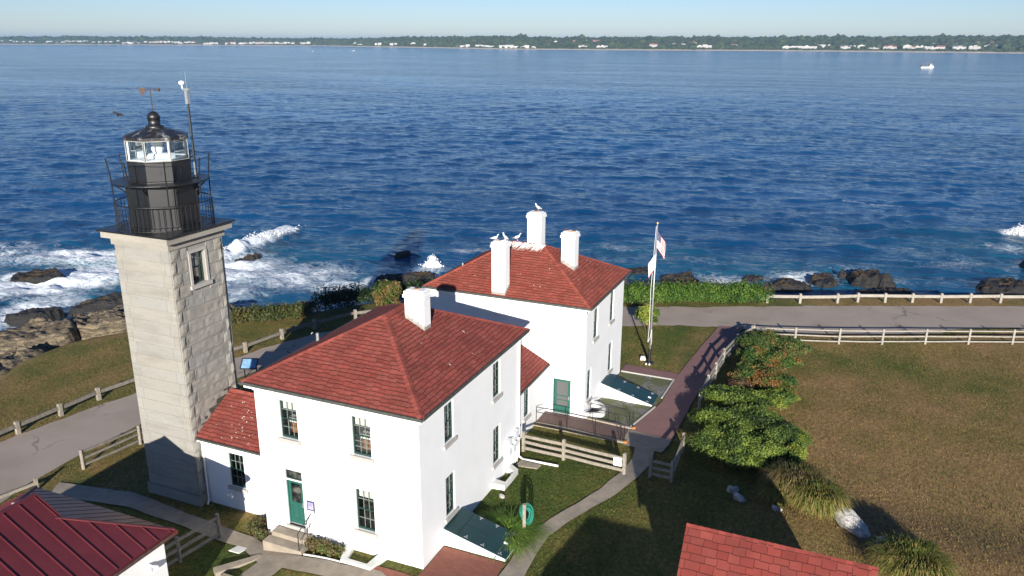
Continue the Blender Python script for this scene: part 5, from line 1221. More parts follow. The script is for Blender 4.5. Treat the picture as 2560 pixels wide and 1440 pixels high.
# ------------------------------------------------------------------ planting
def leaves(name, blobs, n, size, pal, label, cat, group=None, stems=True, up=.35, jitter=.35):
    """blobs (x,y,z,rx,ry,rz): leaf-sized faces through the outer part of each mound; pal list of colours"""
    if stems:
        nb = []
        for b in blobs:
            nb.append((b[0], b[1], b[2], b[3]*.74, b[4]*.74, b[5]*.82))
            for q in range(7):
                a = q*.9+random.uniform(-.3, .3); k_ = random.uniform(.36, .54); el = random.uniform(.15, 1.25)
                nb.append((b[0]+b[3]*.80*math.cos(a)*math.cos(el), b[1]+b[4]*.80*math.sin(a)*math.cos(el), b[2]+b[5]*.72*math.sin(el), b[3]*k_, b[4]*k_, b[5]*k_*1.1))
        blobs = nb
    V = []; Cc = []
    tot = sum((b[3]*b[4]*b[5])**.667 for b in blobs)
    for bi, b in enumerate(blobs):
        k = int(n*(b[3]*b[4]*b[5])**.667/tot)+1
        d = RNG.normal(size=(k, 3)); d /= np.linalg.norm(d, axis=1)[:, None]; d[:, 2] = np.where(d[:, 2] < -.25, -d[:, 2]*.6, d[:, 2])
        q = d*np.array(b[3:6])+np.array(b[:3]); lump = fbm(q, 1.7, 3)
        r = (RNG.random(k)**.30)*(.55+.85*lump); p = np.array(b[:3])+d*np.array(b[3:6])*r[:, None]
        p += RNG.normal(size=p.shape)*.03
        keep = p[:, 2] > g0(p[:, 0], p[:, 1])+.02; p = p[keep]; d = d[keep]; lump = lump[keep]; k = len(p)
        nrm = d*.5+RNG.normal(size=(k, 3))*.6; nrm[:, 2] += up; nrm /= np.linalg.norm(nrm, axis=1)[:, None]
        t = np.cross(nrm, RNG.normal(size=(k, 3))); t /= np.linalg.norm(t, axis=1)[:, None]; w = np.cross(nrm, t)
        s = size*(.6+.9*RNG.random(k))[:, None]
        V.append(np.stack([p-t*s, p-w*s*.5+nrm*s*.1, p+t*s, p+w*s*.5+nrm*s*.1], 1).reshape(-1, 3))
        cl = fbm(p+bi*9, 1.3, 3); pal_ = np.array(pal); idx = np.clip(((cl-.5)*2.6+.5+RNG.normal(size=k)*.16)*len(pal_), 0, len(pal_)-1).astype(int)
        Cc.append(pal_[idx]*1.35*(.7+.6*RNG.random(k))[:, None])
    V = np.concatenate(V); Cc = np.concatenate(Cc); f = np.arange(len(V)).reshape(-1, 4)
    b0 = blobs[0]; t_ = empty(name, (b0[0], b0[1], gz(b0[0], b0[1])), label, cat, group)
    np_mesh("foliage", V, f, [M_leaf], t_, cols=Cc)
    if stems:
        mb = MB()
        for b in blobs[::8]:
            for _ in range(7):
                a = random.uniform(0, 6.28); z0 = gz(b[0], b[1]); mb.cyl((b[0]+.15*math.cos(a), b[1]+.15*math.sin(a), z0-.1), (b[0]+b[3]*.6*math.cos(a), b[1]+b[4]*.6*math.sin(a), b[2]+b[5]*.35), .03, .012, 5)
        mb.build("stem", [simple_bark], t_)
    return t_
simple_bark = simple("shrub_stems", (.085, .055, .035), .9, .3, 12, .3)
GR = [(.028, .050, .009), (.052, .084, .013), (.082, .122, .018), (.118, .158, .026)]
GRD = [(.018, .036, .008), (.031, .056, .011), (.050, .082, .014), (.075, .112, .020)]
YG = [(.05, .085, .014), (.085, .125, .018), (.13, .165, .022), (.17, .19, .03)]
RD = [(.032, .062, .014), (.052, .080, .016), (.065, .095, .02), (.078, .088, .02), (.092, .068, .022)]
RY = [(.028, .062, .012), (.05, .09, .016), (.10, .085, .02), (.16, .075, .024)]
BR = [(.075, .045, .025), (.12, .065, .035), (.06, .06, .02)]
SH = "shrubs between path and field"
def bl(x, y, rx, ry, h): x += .35; return (x, y, gz(x, y)+h*.38, rx*.95, ry*.95, h*.56)
BUSH = [
 ([bl(9.1, 30.6, 1.5, 1.3, 1.7), bl(10.9, 30.3, 1.2, 1.1, 1.5), bl(8.7, 29.0, 1.3, 1.2, 1.8)], 9000, .085, RD, "red-tinged shrub at the white fence corner"),
 ([bl(9.0, 27.1, 1.5, 1.2, 1.6), bl(10.5, 27.6, 1.2, 1.1, 1.4)], 7000, .085, RY, "green shrub with rusty flecks just below the red-tinged one"),
 ([bl(9.2, 24.2, 1.5, 1.2, 1.6), bl(10.5, 23.6, 1.3, 1.4, 1.5)], 7500, .085, RY, "autumn-coloured shrub with yellow leaves in the middle of the row"),
 ([bl(8.5, 22.2, .8, 1.0, 1.2)], 2600, .06, BR, "brown twiggy shrub beside the rail fence"),
 ([bl(10.9, 21.6, 1.1, 1.1, 1.1)], 3500, .075, YG, "bright yellow-green low shrub facing the brown field"),
 ([bl(8.2, 19.4, 1.5, 1.2, 1.9), bl(9.6, 19.9, 1.0, 1.0, 1.5)], 8000, .085, GR, "rounded green shrub leaning over the brick path"),
 ([bl(9.9, 17.6, 1.9, 1.3, 1.7), bl(11.2, 16.2, 1.2, 1.2, 1.6)], 9500, .085, GRD, "dark green spreading shrub behind the front mound"),
 ([bl(8.3, 16.2, 1.5, 1.0, 1.9), bl(9.6, 15.0, 1.6, 1.0, 1.8)], 8500, .085, GR, "green shrub mound in the lower middle of the row"),
 ([bl(9.4, 13.6, 1.9, 1.1, 2.0), bl(10.9, 13.9, 1.2, 1.0, 1.8)], 10000, .085, GR, "front green shrub with pale flowers, nearest the store roof"),
 ([bl(12.2, 16.6, .9, 1.2, 1.2), bl(12.3, 14.9, .8, 1.0, 1.2)], 6500, .06, YG, "feathery yellow-green shrub on the field side"),
]
for bb, n, s, pal, lab in BUSH: leaves("shrub", bb, int(n*2.1), s*.66, pal, lab, "shrub", SH)
def hedge(path, w, h, n, pal, label, size=.11, name="hedge"):
    P = along(path, 40); bs = []
    for i in range(0, 40, 2):
        x, y = P[i]; bs.append((x, y, gz(x, y)+h*.35, w*random.uniform(.8, 1.2), w*random.uniform(.8, 1.2), h*random.uniform(.58, .8)))
    return leaves(name, bs, n, size, pal, label, "hedge", None, False, up=.6)
HG = [(.028, .062, .010), (.045, .092, .013), (.062, .12, .016), (.085, .135, .02)]
hedge([(-3, 37.5), (.5, 39.3), (3.8, 40.9), (7.6, 42.7)], 1.25, 1.6, 42000, HG, "bright green bank of shrubs on the sea side of the right road", .075)
hedge([(-3.2, 38.9), (2, 41.4), (8.4, 44.0)], .8, 1.7, 7000, [(.09, .05, .04), (.06, .07, .02), (.05, .09, .02)], "reddish-brown weeds along the seaward top of the green bank", .08, "weed_bank")
hedge([(-29.5, 22.8), (-27, 24.4), (-25.2, 26)], 1.0, 1.3, 8000, [(.032, .045, .011), (.05, .058, .016), (.075, .066, .02)], "low sunlit hedge on the cliff edge right of the tower", .10)
hedge([(-24.6, 27.2), (-21.5, 30.2), (-17.5, 32.0), (-13, 34)], 1.2, 2.1, 14000, [(.008, .018, .006), (.012, .026, .008), (.02, .036, .010)], "dark hedge in shadow above the front house's ridge", .10)  # leaf palette darkened to put the shadow on this hedge into its colour
leaves("shrub", [(-19.2, 28.6, gz(-19, 28.6)+.9, 1.2, 1.2, 1.6)], 4500, .09, [(.05, .07, .015), (.09, .085, .02), (.14, .09, .03)], "rust-flecked bush catching sun beside the dark hedge", "shrub")
leaves("shrub", [(1.0, 32.0, gz(1, 32)+.8, .9, .8, 1.0)], 3200, .075, YG, "yellow-green bush at the rear house corner by the road", "shrub")

def tussock(name, c, r, h, n, label, pal, cat="ornamental grass", group=None, wid=.016, lean=.9):
    k = n; a = RNG.random(k)*6.283; rr = r*.55*np.sqrt(RNG.random(k)); bx, by = c[0]+rr*np.cos(a), c[1]+rr*np.sin(a); bz = g0(bx, by)
    a2 = a+RNG.normal(size=k)*.5; L = h*(.65+.6*RNG.random(k)); ln = lean*(.25+.9*RNG.random(k))*rr/(.55*r+1e-6)*r
    V = []; side = np.stack([-np.sin(a2), np.cos(a2), 0*a2], 1)*wid
    p0 = np.stack([bx, by, bz], 1); p1 = p0+np.stack([np.cos(a2)*ln*.35, np.sin(a2)*ln*.35, L*.65], 1); p2 = p0+np.stack([np.cos(a2)*ln*.85, np.sin(a2)*ln*.85, L*(.95-.15*ln/r)], 1); p3 = p0+np.stack([np.cos(a2)*ln*1.15, np.sin(a2)*ln*1.15, L*(.85-.38*ln/r)], 1)
    V = np.stack([p0-side, p0+side, p1+side, p1-side, p2+side*.7, p2-side*.7, p3+side*.2, p3-side*.2], 1).reshape(-1, 3)
    i = np.arange(k)[:, None]*8; f = np.concatenate([i+np.array([[0, 1, 2, 3]]), i+np.array([[3, 2, 4, 5]]), i+np.array([[5, 4, 6, 7]])])
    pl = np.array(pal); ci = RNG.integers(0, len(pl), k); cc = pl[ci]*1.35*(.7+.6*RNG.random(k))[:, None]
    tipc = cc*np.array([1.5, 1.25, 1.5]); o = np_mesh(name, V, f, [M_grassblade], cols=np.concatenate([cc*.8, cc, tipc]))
    return tag(o, label, cat, group)
GP = [(.10, .125, .024), (.15, .155, .035), (.19, .16, .05), (.075, .11, .02)]
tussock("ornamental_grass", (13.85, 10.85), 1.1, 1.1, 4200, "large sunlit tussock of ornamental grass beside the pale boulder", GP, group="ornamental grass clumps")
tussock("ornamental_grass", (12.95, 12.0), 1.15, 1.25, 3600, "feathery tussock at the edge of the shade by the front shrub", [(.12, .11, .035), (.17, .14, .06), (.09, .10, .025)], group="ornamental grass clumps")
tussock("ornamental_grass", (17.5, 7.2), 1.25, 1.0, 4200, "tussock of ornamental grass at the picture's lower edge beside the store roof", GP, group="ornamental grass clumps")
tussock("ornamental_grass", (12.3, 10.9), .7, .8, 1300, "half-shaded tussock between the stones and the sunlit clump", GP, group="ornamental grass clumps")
tussock("grass_tuft", (2.15, 3.45), .85, .34, 2200, "shaggy green grass tuft overhanging the cellar doors", [(.06, .13, .02), (.09, .16, .025), (.12, .17, .03)], "grass tuft", None, .011, 1.7)
tussock("grass_tuft", (1.5, 3.8), .6, .3, 1200, "smaller grass tuft against the cellar bulkhead's far side", [(.05, .11, .02), (.08, .14, .025)], "grass tuft", None, .011, 1.6)
leaves("flower_bed", [(-4.6, -.45, .05, .8, .33, .35), (-3.75, -.5, .08, .45, .3, .28)], 1500, .05, [(.05, .085, .02), (.08, .11, .025), (.10, .075, .03)], "narrow planted bed between front steps and light well", "flower bed", None, False)
leaves("flower_bed", [(-8.4, .45, -.62, .8, .5, .33), (-7.6, -.3, -.45, .5, .25, .4)], 1800, .05, [(.05, .06, .02), (.075, .08, .025), (.09, .06, .03)], "weedy bed at the foot of the wing by the junction box", "flower bed", None, False)
mb = MB()
for k in range(26): x = -5.0+k*.07; mb.ball((x, -.93-.0*k, gz(x, -.93)+.04), .045, .045, .05, 6)
tag(mb.build("bed_edging", [M_concw]), "row of small rounded edging stones along the front bed", "edging")

# boulders and loose stones
def boulder(name, c, s, rot, label, seed, mat=None, group=None):
    n = 40; u, v = np.meshgrid(np.linspace(0, 2*np.pi, n, endpoint=False), np.linspace(-np.pi/2, np.pi/2, n//2)); u = u.ravel(); v = v.ravel()
    d = np.stack([np.cos(v)*np.cos(u), np.cos(v)*np.sin(u), np.sin(v)], 1); d = np.sign(d)*np.abs(d)**.8
    r = .72+.6*fbm(d+seed*5, 1.5, 4); p = d*r[:, None]*np.array(s); cr, sr = math.cos(rot), math.sin(rot)
    p[:, 2] -= p[:, 0]*.28
    V = np.stack([c[0]+p[:, 0]*cr-p[:, 1]*sr, c[1]+p[:, 0]*sr+p[:, 1]*cr, gz(c[0], c[1])+s[2]*.45+p[:, 2]], 1)
    m = n//2; f = []
    for j in range(m-1):
        for i in range(n): f.append((j*n+i, j*n+(i+1) % n, (j+1)*n+(i+1) % n, (j+1)*n+i))
    o = np_mesh(name, V, np.array(f), [mat or M_boulder]); return tag(o, label, "rock", group)
boulder("boulder", (15.4, 9.9), (.86, .44, .36), -.72, "large pale boulder lying beside the ornamental grass", 3)
boulder("boulder", (16.95, 8.55), (.62, .38, .28), -.3, "grey boulder in shade behind the lower grass tussock", 5)
boulder("stone", (10.25, 10.85), (.24, .18, .2), .4, "rounded pale stone in deep shade, left of the pair", 7)
boulder("stone", (10.65, 10.2), (.30, .16, .17), -.3, "bluish flat stone in deep shade, right of the pair", 8)
boulder("stone", (10.4, 11.25), (.12, .12, .12), .1, "fist-sized stone at the top of the shaded stone group", 9)
boulder("stone", (12.3, 10.0), (.22, .14, .14), .6, "half-buried stone at the edge of the dark shade", 10)
boulder("stone", (.73, 5.96), (.13, .10, .10), .2, "small pale stone on the lawn between light well and hose", 11)

# gulls
def gull(name, x, y, z, hd, label, dark=False, group="gulls resting on the roofs"):
    t = empty(name, (x, y, z), label, "gull", group); c, s = math.cos(hd), math.sin(hd)
    P = lambda f, l, h: (x+f*c-l*s, y+f*s+l*c, z+h)
    def loft(secs, n=10):
        mb = MB(); vs = []
        for f, h, rw_, rh_ in secs:
            for k in range(n): a = 2*math.pi*k/n; vs.append(P(f, rw_*math.cos(a), h+rh_*math.sin(a)))
        fs = [(j*n+k, j*n+(k+1) % n, (j+1)*n+(k+1) % n, (j+1)*n+k) for j in range(len(secs)-1) for k in range(n)]; mb.add(vs, fs); return mb
    b = loft([(-.30, .17, .005, .005), (-.22, .19, .045, .03), (-.08, .22, .085, .075), (.06, .25, .085, .085), (.13, .30, .06, .065), (.16, .37, .042, .045), (.175, .42, .045, .045), (.20, .435, .04, .035), (.225, .435, .018, .016), (.24, .435, .004, .004)]); bo = b.build("body", [M_bird_g if False else M_bird_w], t, True)
    w = MB()
    for sd in (-1, 1): w.add([P(.10, .07*sd, .30), P(.02, .095*sd, .22), P(-.18, .065*sd, .17), P(-.36, .025*sd, .16), P(-.2, .05*sd, .235), P(0, .07*sd, .30)], [(0, 1, 2, 3, 4, 5)])
    w.add([P(.08, -.06, .318), P(.08, .06, .318), P(-.18, .05, .245), P(-.18, -.05, .245)], [(0, 1, 2, 3)]); w.build("wing", [M_bird_g if dark else simple("pale_grey_feathers", (.42, .43, .45), .8, .1, 20, 0)], bo)
    k = MB(); k.cyl(P(.225, 0, .432), P(.275, 0, .422), .011, .003, 6); k.build("beak", [simple("yellow_beak", (.7, .45, .05), .5, .1, 9, 0)], bo)
    l = MB()
    for sd in (-1, 1): l.cyl(P(.0, .03*sd, .17), P(.0, .03*sd, 0), .008, .008, 5); l.cyl(P(-.01, .03*sd, .005), P(.05, .035*sd, .005), .012, .016, 5)
    l.build("legs", [simple("pink_legs", (.55, .32, .25), .6, .1, 9, 0)], t)
gull("gull", -4.02, 15.7, 9.26, 2.9-3.0, "pale gull on the left corner of the nearest rear chimney")
gull("gull", -3.52, 15.95, 9.28, 2.6, "dark-winged gull on the right side of the nearest rear chimney", True)
gull("gull", -3.50, 15.62, 9.12, .4, "crouching gull at the front rim of the nearest rear chimney")
gull("gull", -4.3, 19.5, 8.44, .6, "dark-winged gull standing on the streaked roof ridge", True)
gull("gull", -3.3, 20.3, 10.16, 2.8, "dark-backed gull on top of the farthest chimney", True)
M_bird_d = simple('dark_feathers', (.02, .018, .017), .8, .3, 25, 0)
fb = empty("flying_bird", (-15.6, 2.2, 16.9), "small dark bird in flight left of the lantern roof", "bird")
mb = MB(); o = Vector((-15.6, 2.2, 16.72)); ax = Vector((.5, -.2, .8)).normalized(); sd = Vector((.85, .4, -.35))
vs = []
for f, r in ((-.14, .004), (-.08, .025), (0, .038), (.07, .03), (.11, .02), (.14, .004)):
    for k in range(8): a = k*math.pi/4; e1 = ax.cross(sd).normalized(); e2 = ax.cross(e1); vs.append(tuple(o+ax*f+(e1*math.cos(a)+e2*math.sin(a))*r))
mb.add(vs, [(j*8+k, j*8+(k+1) % 8, (j+1)*8+(k+1) % 8, (j+1)*8+k) for j in range(5) for k in range(8)]); mb.build("body", [M_bird_d], fb, True)
mb = MB(); sd.normalize(); e1 = ax.cross(sd).normalized()
for s in (-1, 1):
    q = [o+ax*.06, o+ax*.10+sd*s*.12+e1*.05, o+ax*.02+sd*s*.28+e1*.02, o-ax*.03+sd*s*.13+e1*.045, o-ax*.04]; mb.add([tuple(p) for p in q], [(0, 1, 2, 3, 4)])
mb.build("wing", [M_bird_d], fb)

# spray bursts where swells hit the ledges
def spray(c, s, n, label):
    g = np.random.default_rng(int(abs(c[0]*10))); k = n; d = g.normal(size=(k, 3)); p = np.array(c)+d*np.array(s)*.5; p[:, 2] = c[2]+np.abs(d[:, 2])*s[2]*.6*np.exp(-(d[:, 0]**2+d[:, 1]**2)*.25)
    r = .02+.10*g.random(k)**3; tet = np.array([(1, 1, 1), (1, -1, -1), (-1, 1, -1), (-1, -1, 1)], float)*.7
    V = (p[:, None, :]+tet[None]*r[:, None, None]).reshape(-1, 3); i = np.arange(k)[:, None]*4; f = np.concatenate([i+np.array([[0, 1, 2]]), i+np.array([[0, 3, 1]]), i+np.array([[0, 2, 3]]), i+np.array([[1, 3, 2]])])
    tag(np_mesh("sea_spray", V, f, [M_spray]), label, "spray", kind="stuff")
spray((-31, 57, -5.8), (.9, .6, 1.0), 2200, "white burst of spray beside the rear house roof")
spray((36.5, 106, -5.8), (1.6, 1.1, .8), 4500, "white burst of spray at the right edge of the sea")
spray((-57.2, 57, -5.2), (1.2, 6, .6), 2500, "spray along the breaking wave right of the tower")
HAZE_D = 7e-5
# ------------------------------------------------------------------ far shore, kilometres away
# direction x, y / shore distance / 1e4*tan of the dip to the waterline / height of the tree tops
ROWS = np.array([(-0.9185,0.3953,6000,46.1,25.7),(-0.908,0.419,6000,45.7,26.9),(-0.8963,0.4434,6000,45.1,28.2),(-0.8833,0.4687,6000,44.5,29.5),(-0.869,0.4948,6000,43.8,30.9),(-0.8531,0.5217,6000,43.1,32.3),(-0.8357,0.5493,6000,42.2,33.8),(-0.8164,0.5774,5922,41.6,38.0),(-0.7954,0.6061,5808,41.0,43.3),(-0.7724,0.6352,5694,40.4,45.5),(-0.7473,0.6645,5580,39.6,45.4),(-0.7202,0.6938,5466,38.8,44.9),(-0.6908,0.723,5344,40.7,43.7),(-0.6593,0.7518,5212,46.7,42.5),(-0.6257,0.7801,5081,52.8,37.1),(-0.59,0.8074,4949,58.9,37.3),(-0.5523,0.8337,4480,65.1,39.5),(-0.5127,0.8585,4011,72.3,43.3),(-0.4716,0.8818,3684,80.2,46.9),(-0.429,0.9033,3358,88.0,49.6),(-0.3853,0.9228,3095,94.8,46.6),(-0.3407,0.9402,3074,97.9,46.2),(-0.2956,0.9553,3052,100.8,45.4),(-0.2504,0.9682,3058,102.0,43.6),(-0.2052,0.9787,3068,102.8,47.4),(-0.1604,0.9871,3078,103.4,49.1),(-0.1163,0.9932,3087,103.7,50.7),(-0.0731,0.9973,3096,103.9,54.0),(-0.0311,0.9995,3082,103.1,54.6),(0.0097,1.0,3053,101.7,56.3),(0.049,0.9988,3024,100.2,58.6),(0.0868,0.9962,2995,98.6,55.6),(0.123,0.9924,2966,97.0,54.4),(0.1576,0.9875,2938,95.3,53.4),(0.1905,0.9817,2930,92.0,53.1),(0.2218,0.9751,2930,88.2,52.9),(0.2515,0.9678,2930,84.4,52.8),(0.2797,0.9601,2930,80.8,52.7),(0.3063,0.9519,2930,77.3,52.5),(0.3314,0.9435,2930,73.9,52.3)])
HOUSES = [(-5017,3514,5,42,'b'), (-4993,3560,8,27,'b'), (-4900,3528,1,37,'b'), (-4859,3547,1,16,'b'), (-4810,3570,2,41,'b'), (-4736,3613,3,18,'b'), (-4721,3620,3,26,'b'), (-4664,3628,2,16,'b'), (-4625,3637,1,20,'b'), (-4649,3686,7,22,'b'), (-4608,3678,4,22,'b'), (-4613,3710,8,22,'b'), (-4563,3706,5,28,'b'), (-4534,3727,6,26,'b'), (-4453,3719,3,22,'b'), (-4424,3739,4,22,'b'), (-4408,3771,6,22,'b'), (-4380,3782,6,18,'b'), (-4382,3840,12,22,'b'), (-4262,3778,2,23,'b'), (-4250,3799,4,18,'b'), (-4215,3787,1,25,'b'), (-4210,3814,4,21,'b'), (-4169,3804,1,19,'b'), (-4177,3868,8,23,'b'), (-4113,3850,4,27,'b'), (-4097,3872,6,38,'b'), (-4064,3884,6,44,'b'), (-4012,3893,5,67,'b'), (-3926,3889,3,45,'b'), (-3887,3886,1,15,'b'), (-3892,3917,4,28,'b'), (-3884,3936,6,15,'b'), (-3847,3931,5,26,'b'), (-3724,3915,0,44,'b'), (-3698,3934,1,37,'b'), (-3690,3962,3,20,'b'), (-3622,3979,2,24,'b'), (-3586,3991,3,33,'b'), (-3531,3994,1,25,'b'), (-3518,4015,3,40,'b'), (-3465,4033,3,54,'b'), (-3407,4043,3,63,'b'), (-3364,4066,4,41,'b'), (-3323,4078,4,31,'b'), (-3294,4087,4,23,'b'), (-3275,4101,5,21,'b'), (-3254,4107,5,18,'b'), (-3229,4114,5,21,'b'), (-3146,4104,2,32,'b'), (-3129,4134,5,27,'b'), (-2845,4098,-3,60,'m'), (-2722,4008,-3,25,'m'), (-2709,4023,3,33,'m'), (-2605,3908,-4,24,'m'), (-2473,3790,-6,17,'m'), (-2429,3796,3,14,'m'), (-2380,3756,3,18,'m'), (-2237,3643,1,18,'m'), (-2226,3666,4,12,'m'), (-2103,3632,7,24,'m'), (-1971,3518,2,12,'m'), (-1657,3245,-6,14,'m'), (-1621,3227,-5,21,'m'), (-1611,3259,-1,17,'m'), (-1500,3143,-4,30,'m'), (-1450,3103,-4,26,'m'), (-1403,3059,-5,22,'m'), (-1329,3004,-4,28,'m'), (-1297,3001,-2,30,'m'), (-1252,2954,-4,20,'m'), (-1226,2967,-4,20,'m'), (-1229,3014,-1,19,'m'), (-1185,2976,-4,20,'m'), (-1232,3355,17,17,'c'), (-1165,3420,20,22,'c'), (-1130,3470,22,16,'c'), (-1082,3450,20,32,'c'), (-1032,3473,21,16,'c'), (-997,3529,23,21,'c'), (-1030,3116,1,34,'c'), (-943,3094,-2,43,'c'), (-785,3286,5,32,'c'), (-718,3372,8,31,'c'), (-684,3368,7,14,'c'), (-684,3367,7,20,'r'), (-661,3478,13,27,'r'), (-581,3288,1,57,'r'), (-482,3398,6,28,'r'), (-274,3322,-1,29,'r'), (-252,3346,0,29,'r'), (-202,3301,-2,79,'r'), (-153,3419,4,30,'r'), (-124,3435,6,20,'r'), (-104,3416,5,35,'r'), (-63,3343,1,35,'r'), (-39,3393,4,20,'r'), (-8,3389,5,28,'r'), (35,3245,-2,37,'r'), (89,3325,3,45,'r'), (132,3458,10,20,'r'), (147,3333,4,29,'r'), (169,3329,4,23,'r'), (193,3325,4,40,'r'), (224,3496,13,18,'r'), (238,3475,13,32,'r'), (256,3489,14,16,'r'), (224,3266,2,34,'r'), (253,3278,3,28,'r'), (287,3430,11,29,'r'), (313,3425,11,35,'r'), (310,3266,4,42,'r'), (367,3466,14,20,'r'), (380,3445,13,38,'r'), (356,3255,4,37,'r'), (424,3559,20,17,'r'), (404,3315,8,26,'r'), (420,3292,7,23,'r'), (440,3484,17,26,'r'), (472,3476,17,26,'r'), (490,3525,20,12,'r'), (519,3427,15,23,'r'), (-267,3928,35,13,'r'), (-129,3888,33,15,'r'), (97,3866,34,9,'r')]

CX0, CY0 = 13.52, -22.86
def far_z(D, k, zt, t):
    z = 19.75-(k*1e-4-np.maximum(t-60, 0)/26/1978)*(D+t)-1.0
    return np.where(t < 60, SEA-1.5+(np.minimum(z, 3)+7.5-SEA*0-6+6)*0+np.interp(t, [0, 12, 60], [0.0, 3.0, 5.5]), np.minimum(np.maximum(z, -2), zt-13))
T = np.array([-60, 0, 12, 30, 60, 90, 140, 200, 280, 360, 450, 550, 700, 1200, 2500])
rr = []
RW = []
for i in range(len(ROWS)-1):
    for j in range(8): RW.append(ROWS[i]+(ROWS[i+1]-ROWS[i])*j/8)
RW = np.array(RW); wob = (fbm(np.stack([np.arange(len(RW))*.35, np.zeros(len(RW)), np.zeros(len(RW))], 1), 1, 4)-.5)*110
V = []
for i, (dx, dy, D, k, zt) in enumerate(RW):
    t = T.astype(float); z = far_z(D, k, zt, np.maximum(t, 0)); z[0] = -9
    q = D+t+wob[i]; V.append(np.stack([CX0+dx*q, CY0+dy*q, z], 1))
V = np.concatenate(V)
def make_far():
    m, nt, b = nmat("far_coast"); g = N(nt, "ShaderNodeNewGeometry"); sp = N(nt, "ShaderNodeSeparateXYZ"); nt.links.new(g.outputs["Position"], sp.inputs[0])
    n = noise(nt, .012, 5, .65, g.outputs["Position"])
    h = math_(nt, 'ADD', math_(nt, 'MULTIPLY', sp.outputs[2], .05), math_(nt, 'MULTIPLY', n.outputs[0], .35))
    c = ramp(nt, h, [(.0, (.42, .36, .28)), (.12, (.30, .24, .17)), (.22, (.10, .10, .05)), (.5, (.06, .085, .03))])
    nt.links.new(c.outputs[0], b.inputs["Base Color"]); b.inputs["Roughness"].default_value = .95; return m
fs_ = np_mesh("far_shore", V, grid_faces(len(T), len(RW)), [make_far()], smooth=True); tag(fs_, "low wooded far shore with a pale beach line", "coast", kind="structure")
# woods: one mass of crowns
def woods():
    g = np.random.default_rng(9); n = 14000
    idx = g.random(n)*(len(RW)-2); i = idx.astype(int); rw = RW[i]+(RW[i+1]-RW[i])*(idx-i)[:, None]
    t = 50+850*g.random(n)**.85; D = rw[:, 2]
    low = t < 330; keep = (~low) | (g.random(n) < .9); rw, t, low, D = rw[keep], t[keep], low[keep], D[keep]; n = len(t)
    z = np.array([float(far_z(a[2], a[3], a[4], np.array(b))) for a, b in zip(rw, t)])
    r = np.where(low, 4+4*g.random(n), 8+8*g.random(n)); hv = fbm(np.stack([idx*.5, idx*0, idx*0], 1), 1, 3)[keep]; hz = np.where(low, 2+4*g.random(n), 7+6*g.random(n)+5*(g.random(n) < .06))*(.40+.9*hv)
    c = np.stack([CX0+rw[:, 0]*(D+t), CY0+rw[:, 1]*(D+t), z+hz*.45], 1)
    oct_ = []
    for a in range(7):
        oct_.append((math.cos(a*2*math.pi/7), math.sin(a*2*math.pi/7), -.5))
    for a in range(7): oct_.append((.85*math.cos((a+.5)*2*math.pi/7), .85*math.sin((a+.5)*2*math.pi/7), .45))
    oct_.append((0, 0, 1)); oct_ = np.array(oct_)
    fc = [(k, (k+1) % 7, 7+k) for k in range(7)]+[((k+1) % 7, 7+(k+1) % 7, 7+k) for k in range(7)]+[(7+k, 7+(k+1) % 7, 14) for k in range(7)]; fc = np.array(fc)
    P = c[:, None, :]+oct_[None]*np.stack([r*1.1, r*1.1, hz], 1)[:, None, :]*(.75+.5*g.random((n, len(oct_), 1)))
    f = (np.arange(n)[:, None, None]*len(oct_)+fc[None]).reshape(-1, 3); col = np.array((.022, .040, .012))*(.6+.9*g.random(n))[:, None]*np.array([1+.5*g.random(n), np.ones(n), np.ones(n)]).T
    o = np_mesh("far_woods", P.reshape(-1, 3), f, [vcol("far_foliage", .9, .3, .2, 0)], cols=np.repeat(col, len(fc), 0)); tag(o, "blue-green belt of woods along the far shore", "woods", kind="stuff")
woods()
M_fw = simple("far_white_walls", (.36, .345, .32), .8, .05, .1, 0); M_fg = simple("far_grey_walls", (.42, .40, .38), .8, .1, .1, 0); M_fb = simple("far_brown_walls", (.22, .15, .12), .8, .1, .1, 0)
M_fr = simple("far_grey_roof", (.16, .15, .15), .8, .1, .1, 0); M_frr = simple("far_red_roof", (.26, .11, .09), .8, .1, .1, 0); M_frw = simple("far_pale_roof", (.5, .49, .47), .8, .1, .1, 0)
GN = dict(b=("row of beach houses on the far left shore", "far left beach row"), m=("low houses along the middle of the far shore", "middle shore group"), c=("houses around the water tower on the far shore", "water tower hill group"), r=("villas along the far right shore", "far right shore group"))
ORD = "first second third fourth fifth sixth seventh eighth ninth tenth eleventh twelfth thirteenth fourteenth fifteenth sixteenth seventeenth eighteenth nineteenth twentieth".split()
def ordn(i): return ORD[i] if i < 20 else ("twenty-", "thirty-", "forty-", "fifty-", "sixty-")[(i+1)//10-2]+ORD[(i+1) % 10-1] if (i+1) % 10 else ("twentieth", "thirtieth", "fortieth", "fiftieth", "sixtieth")[(i+1)//10-2]
groups = {}
for h in HOUSES: groups.setdefault(h[4], []).append(h)
for k in groups: groups[k].sort(key=lambda h: math.atan2(h[0]-CX0, h[1]-CY0))
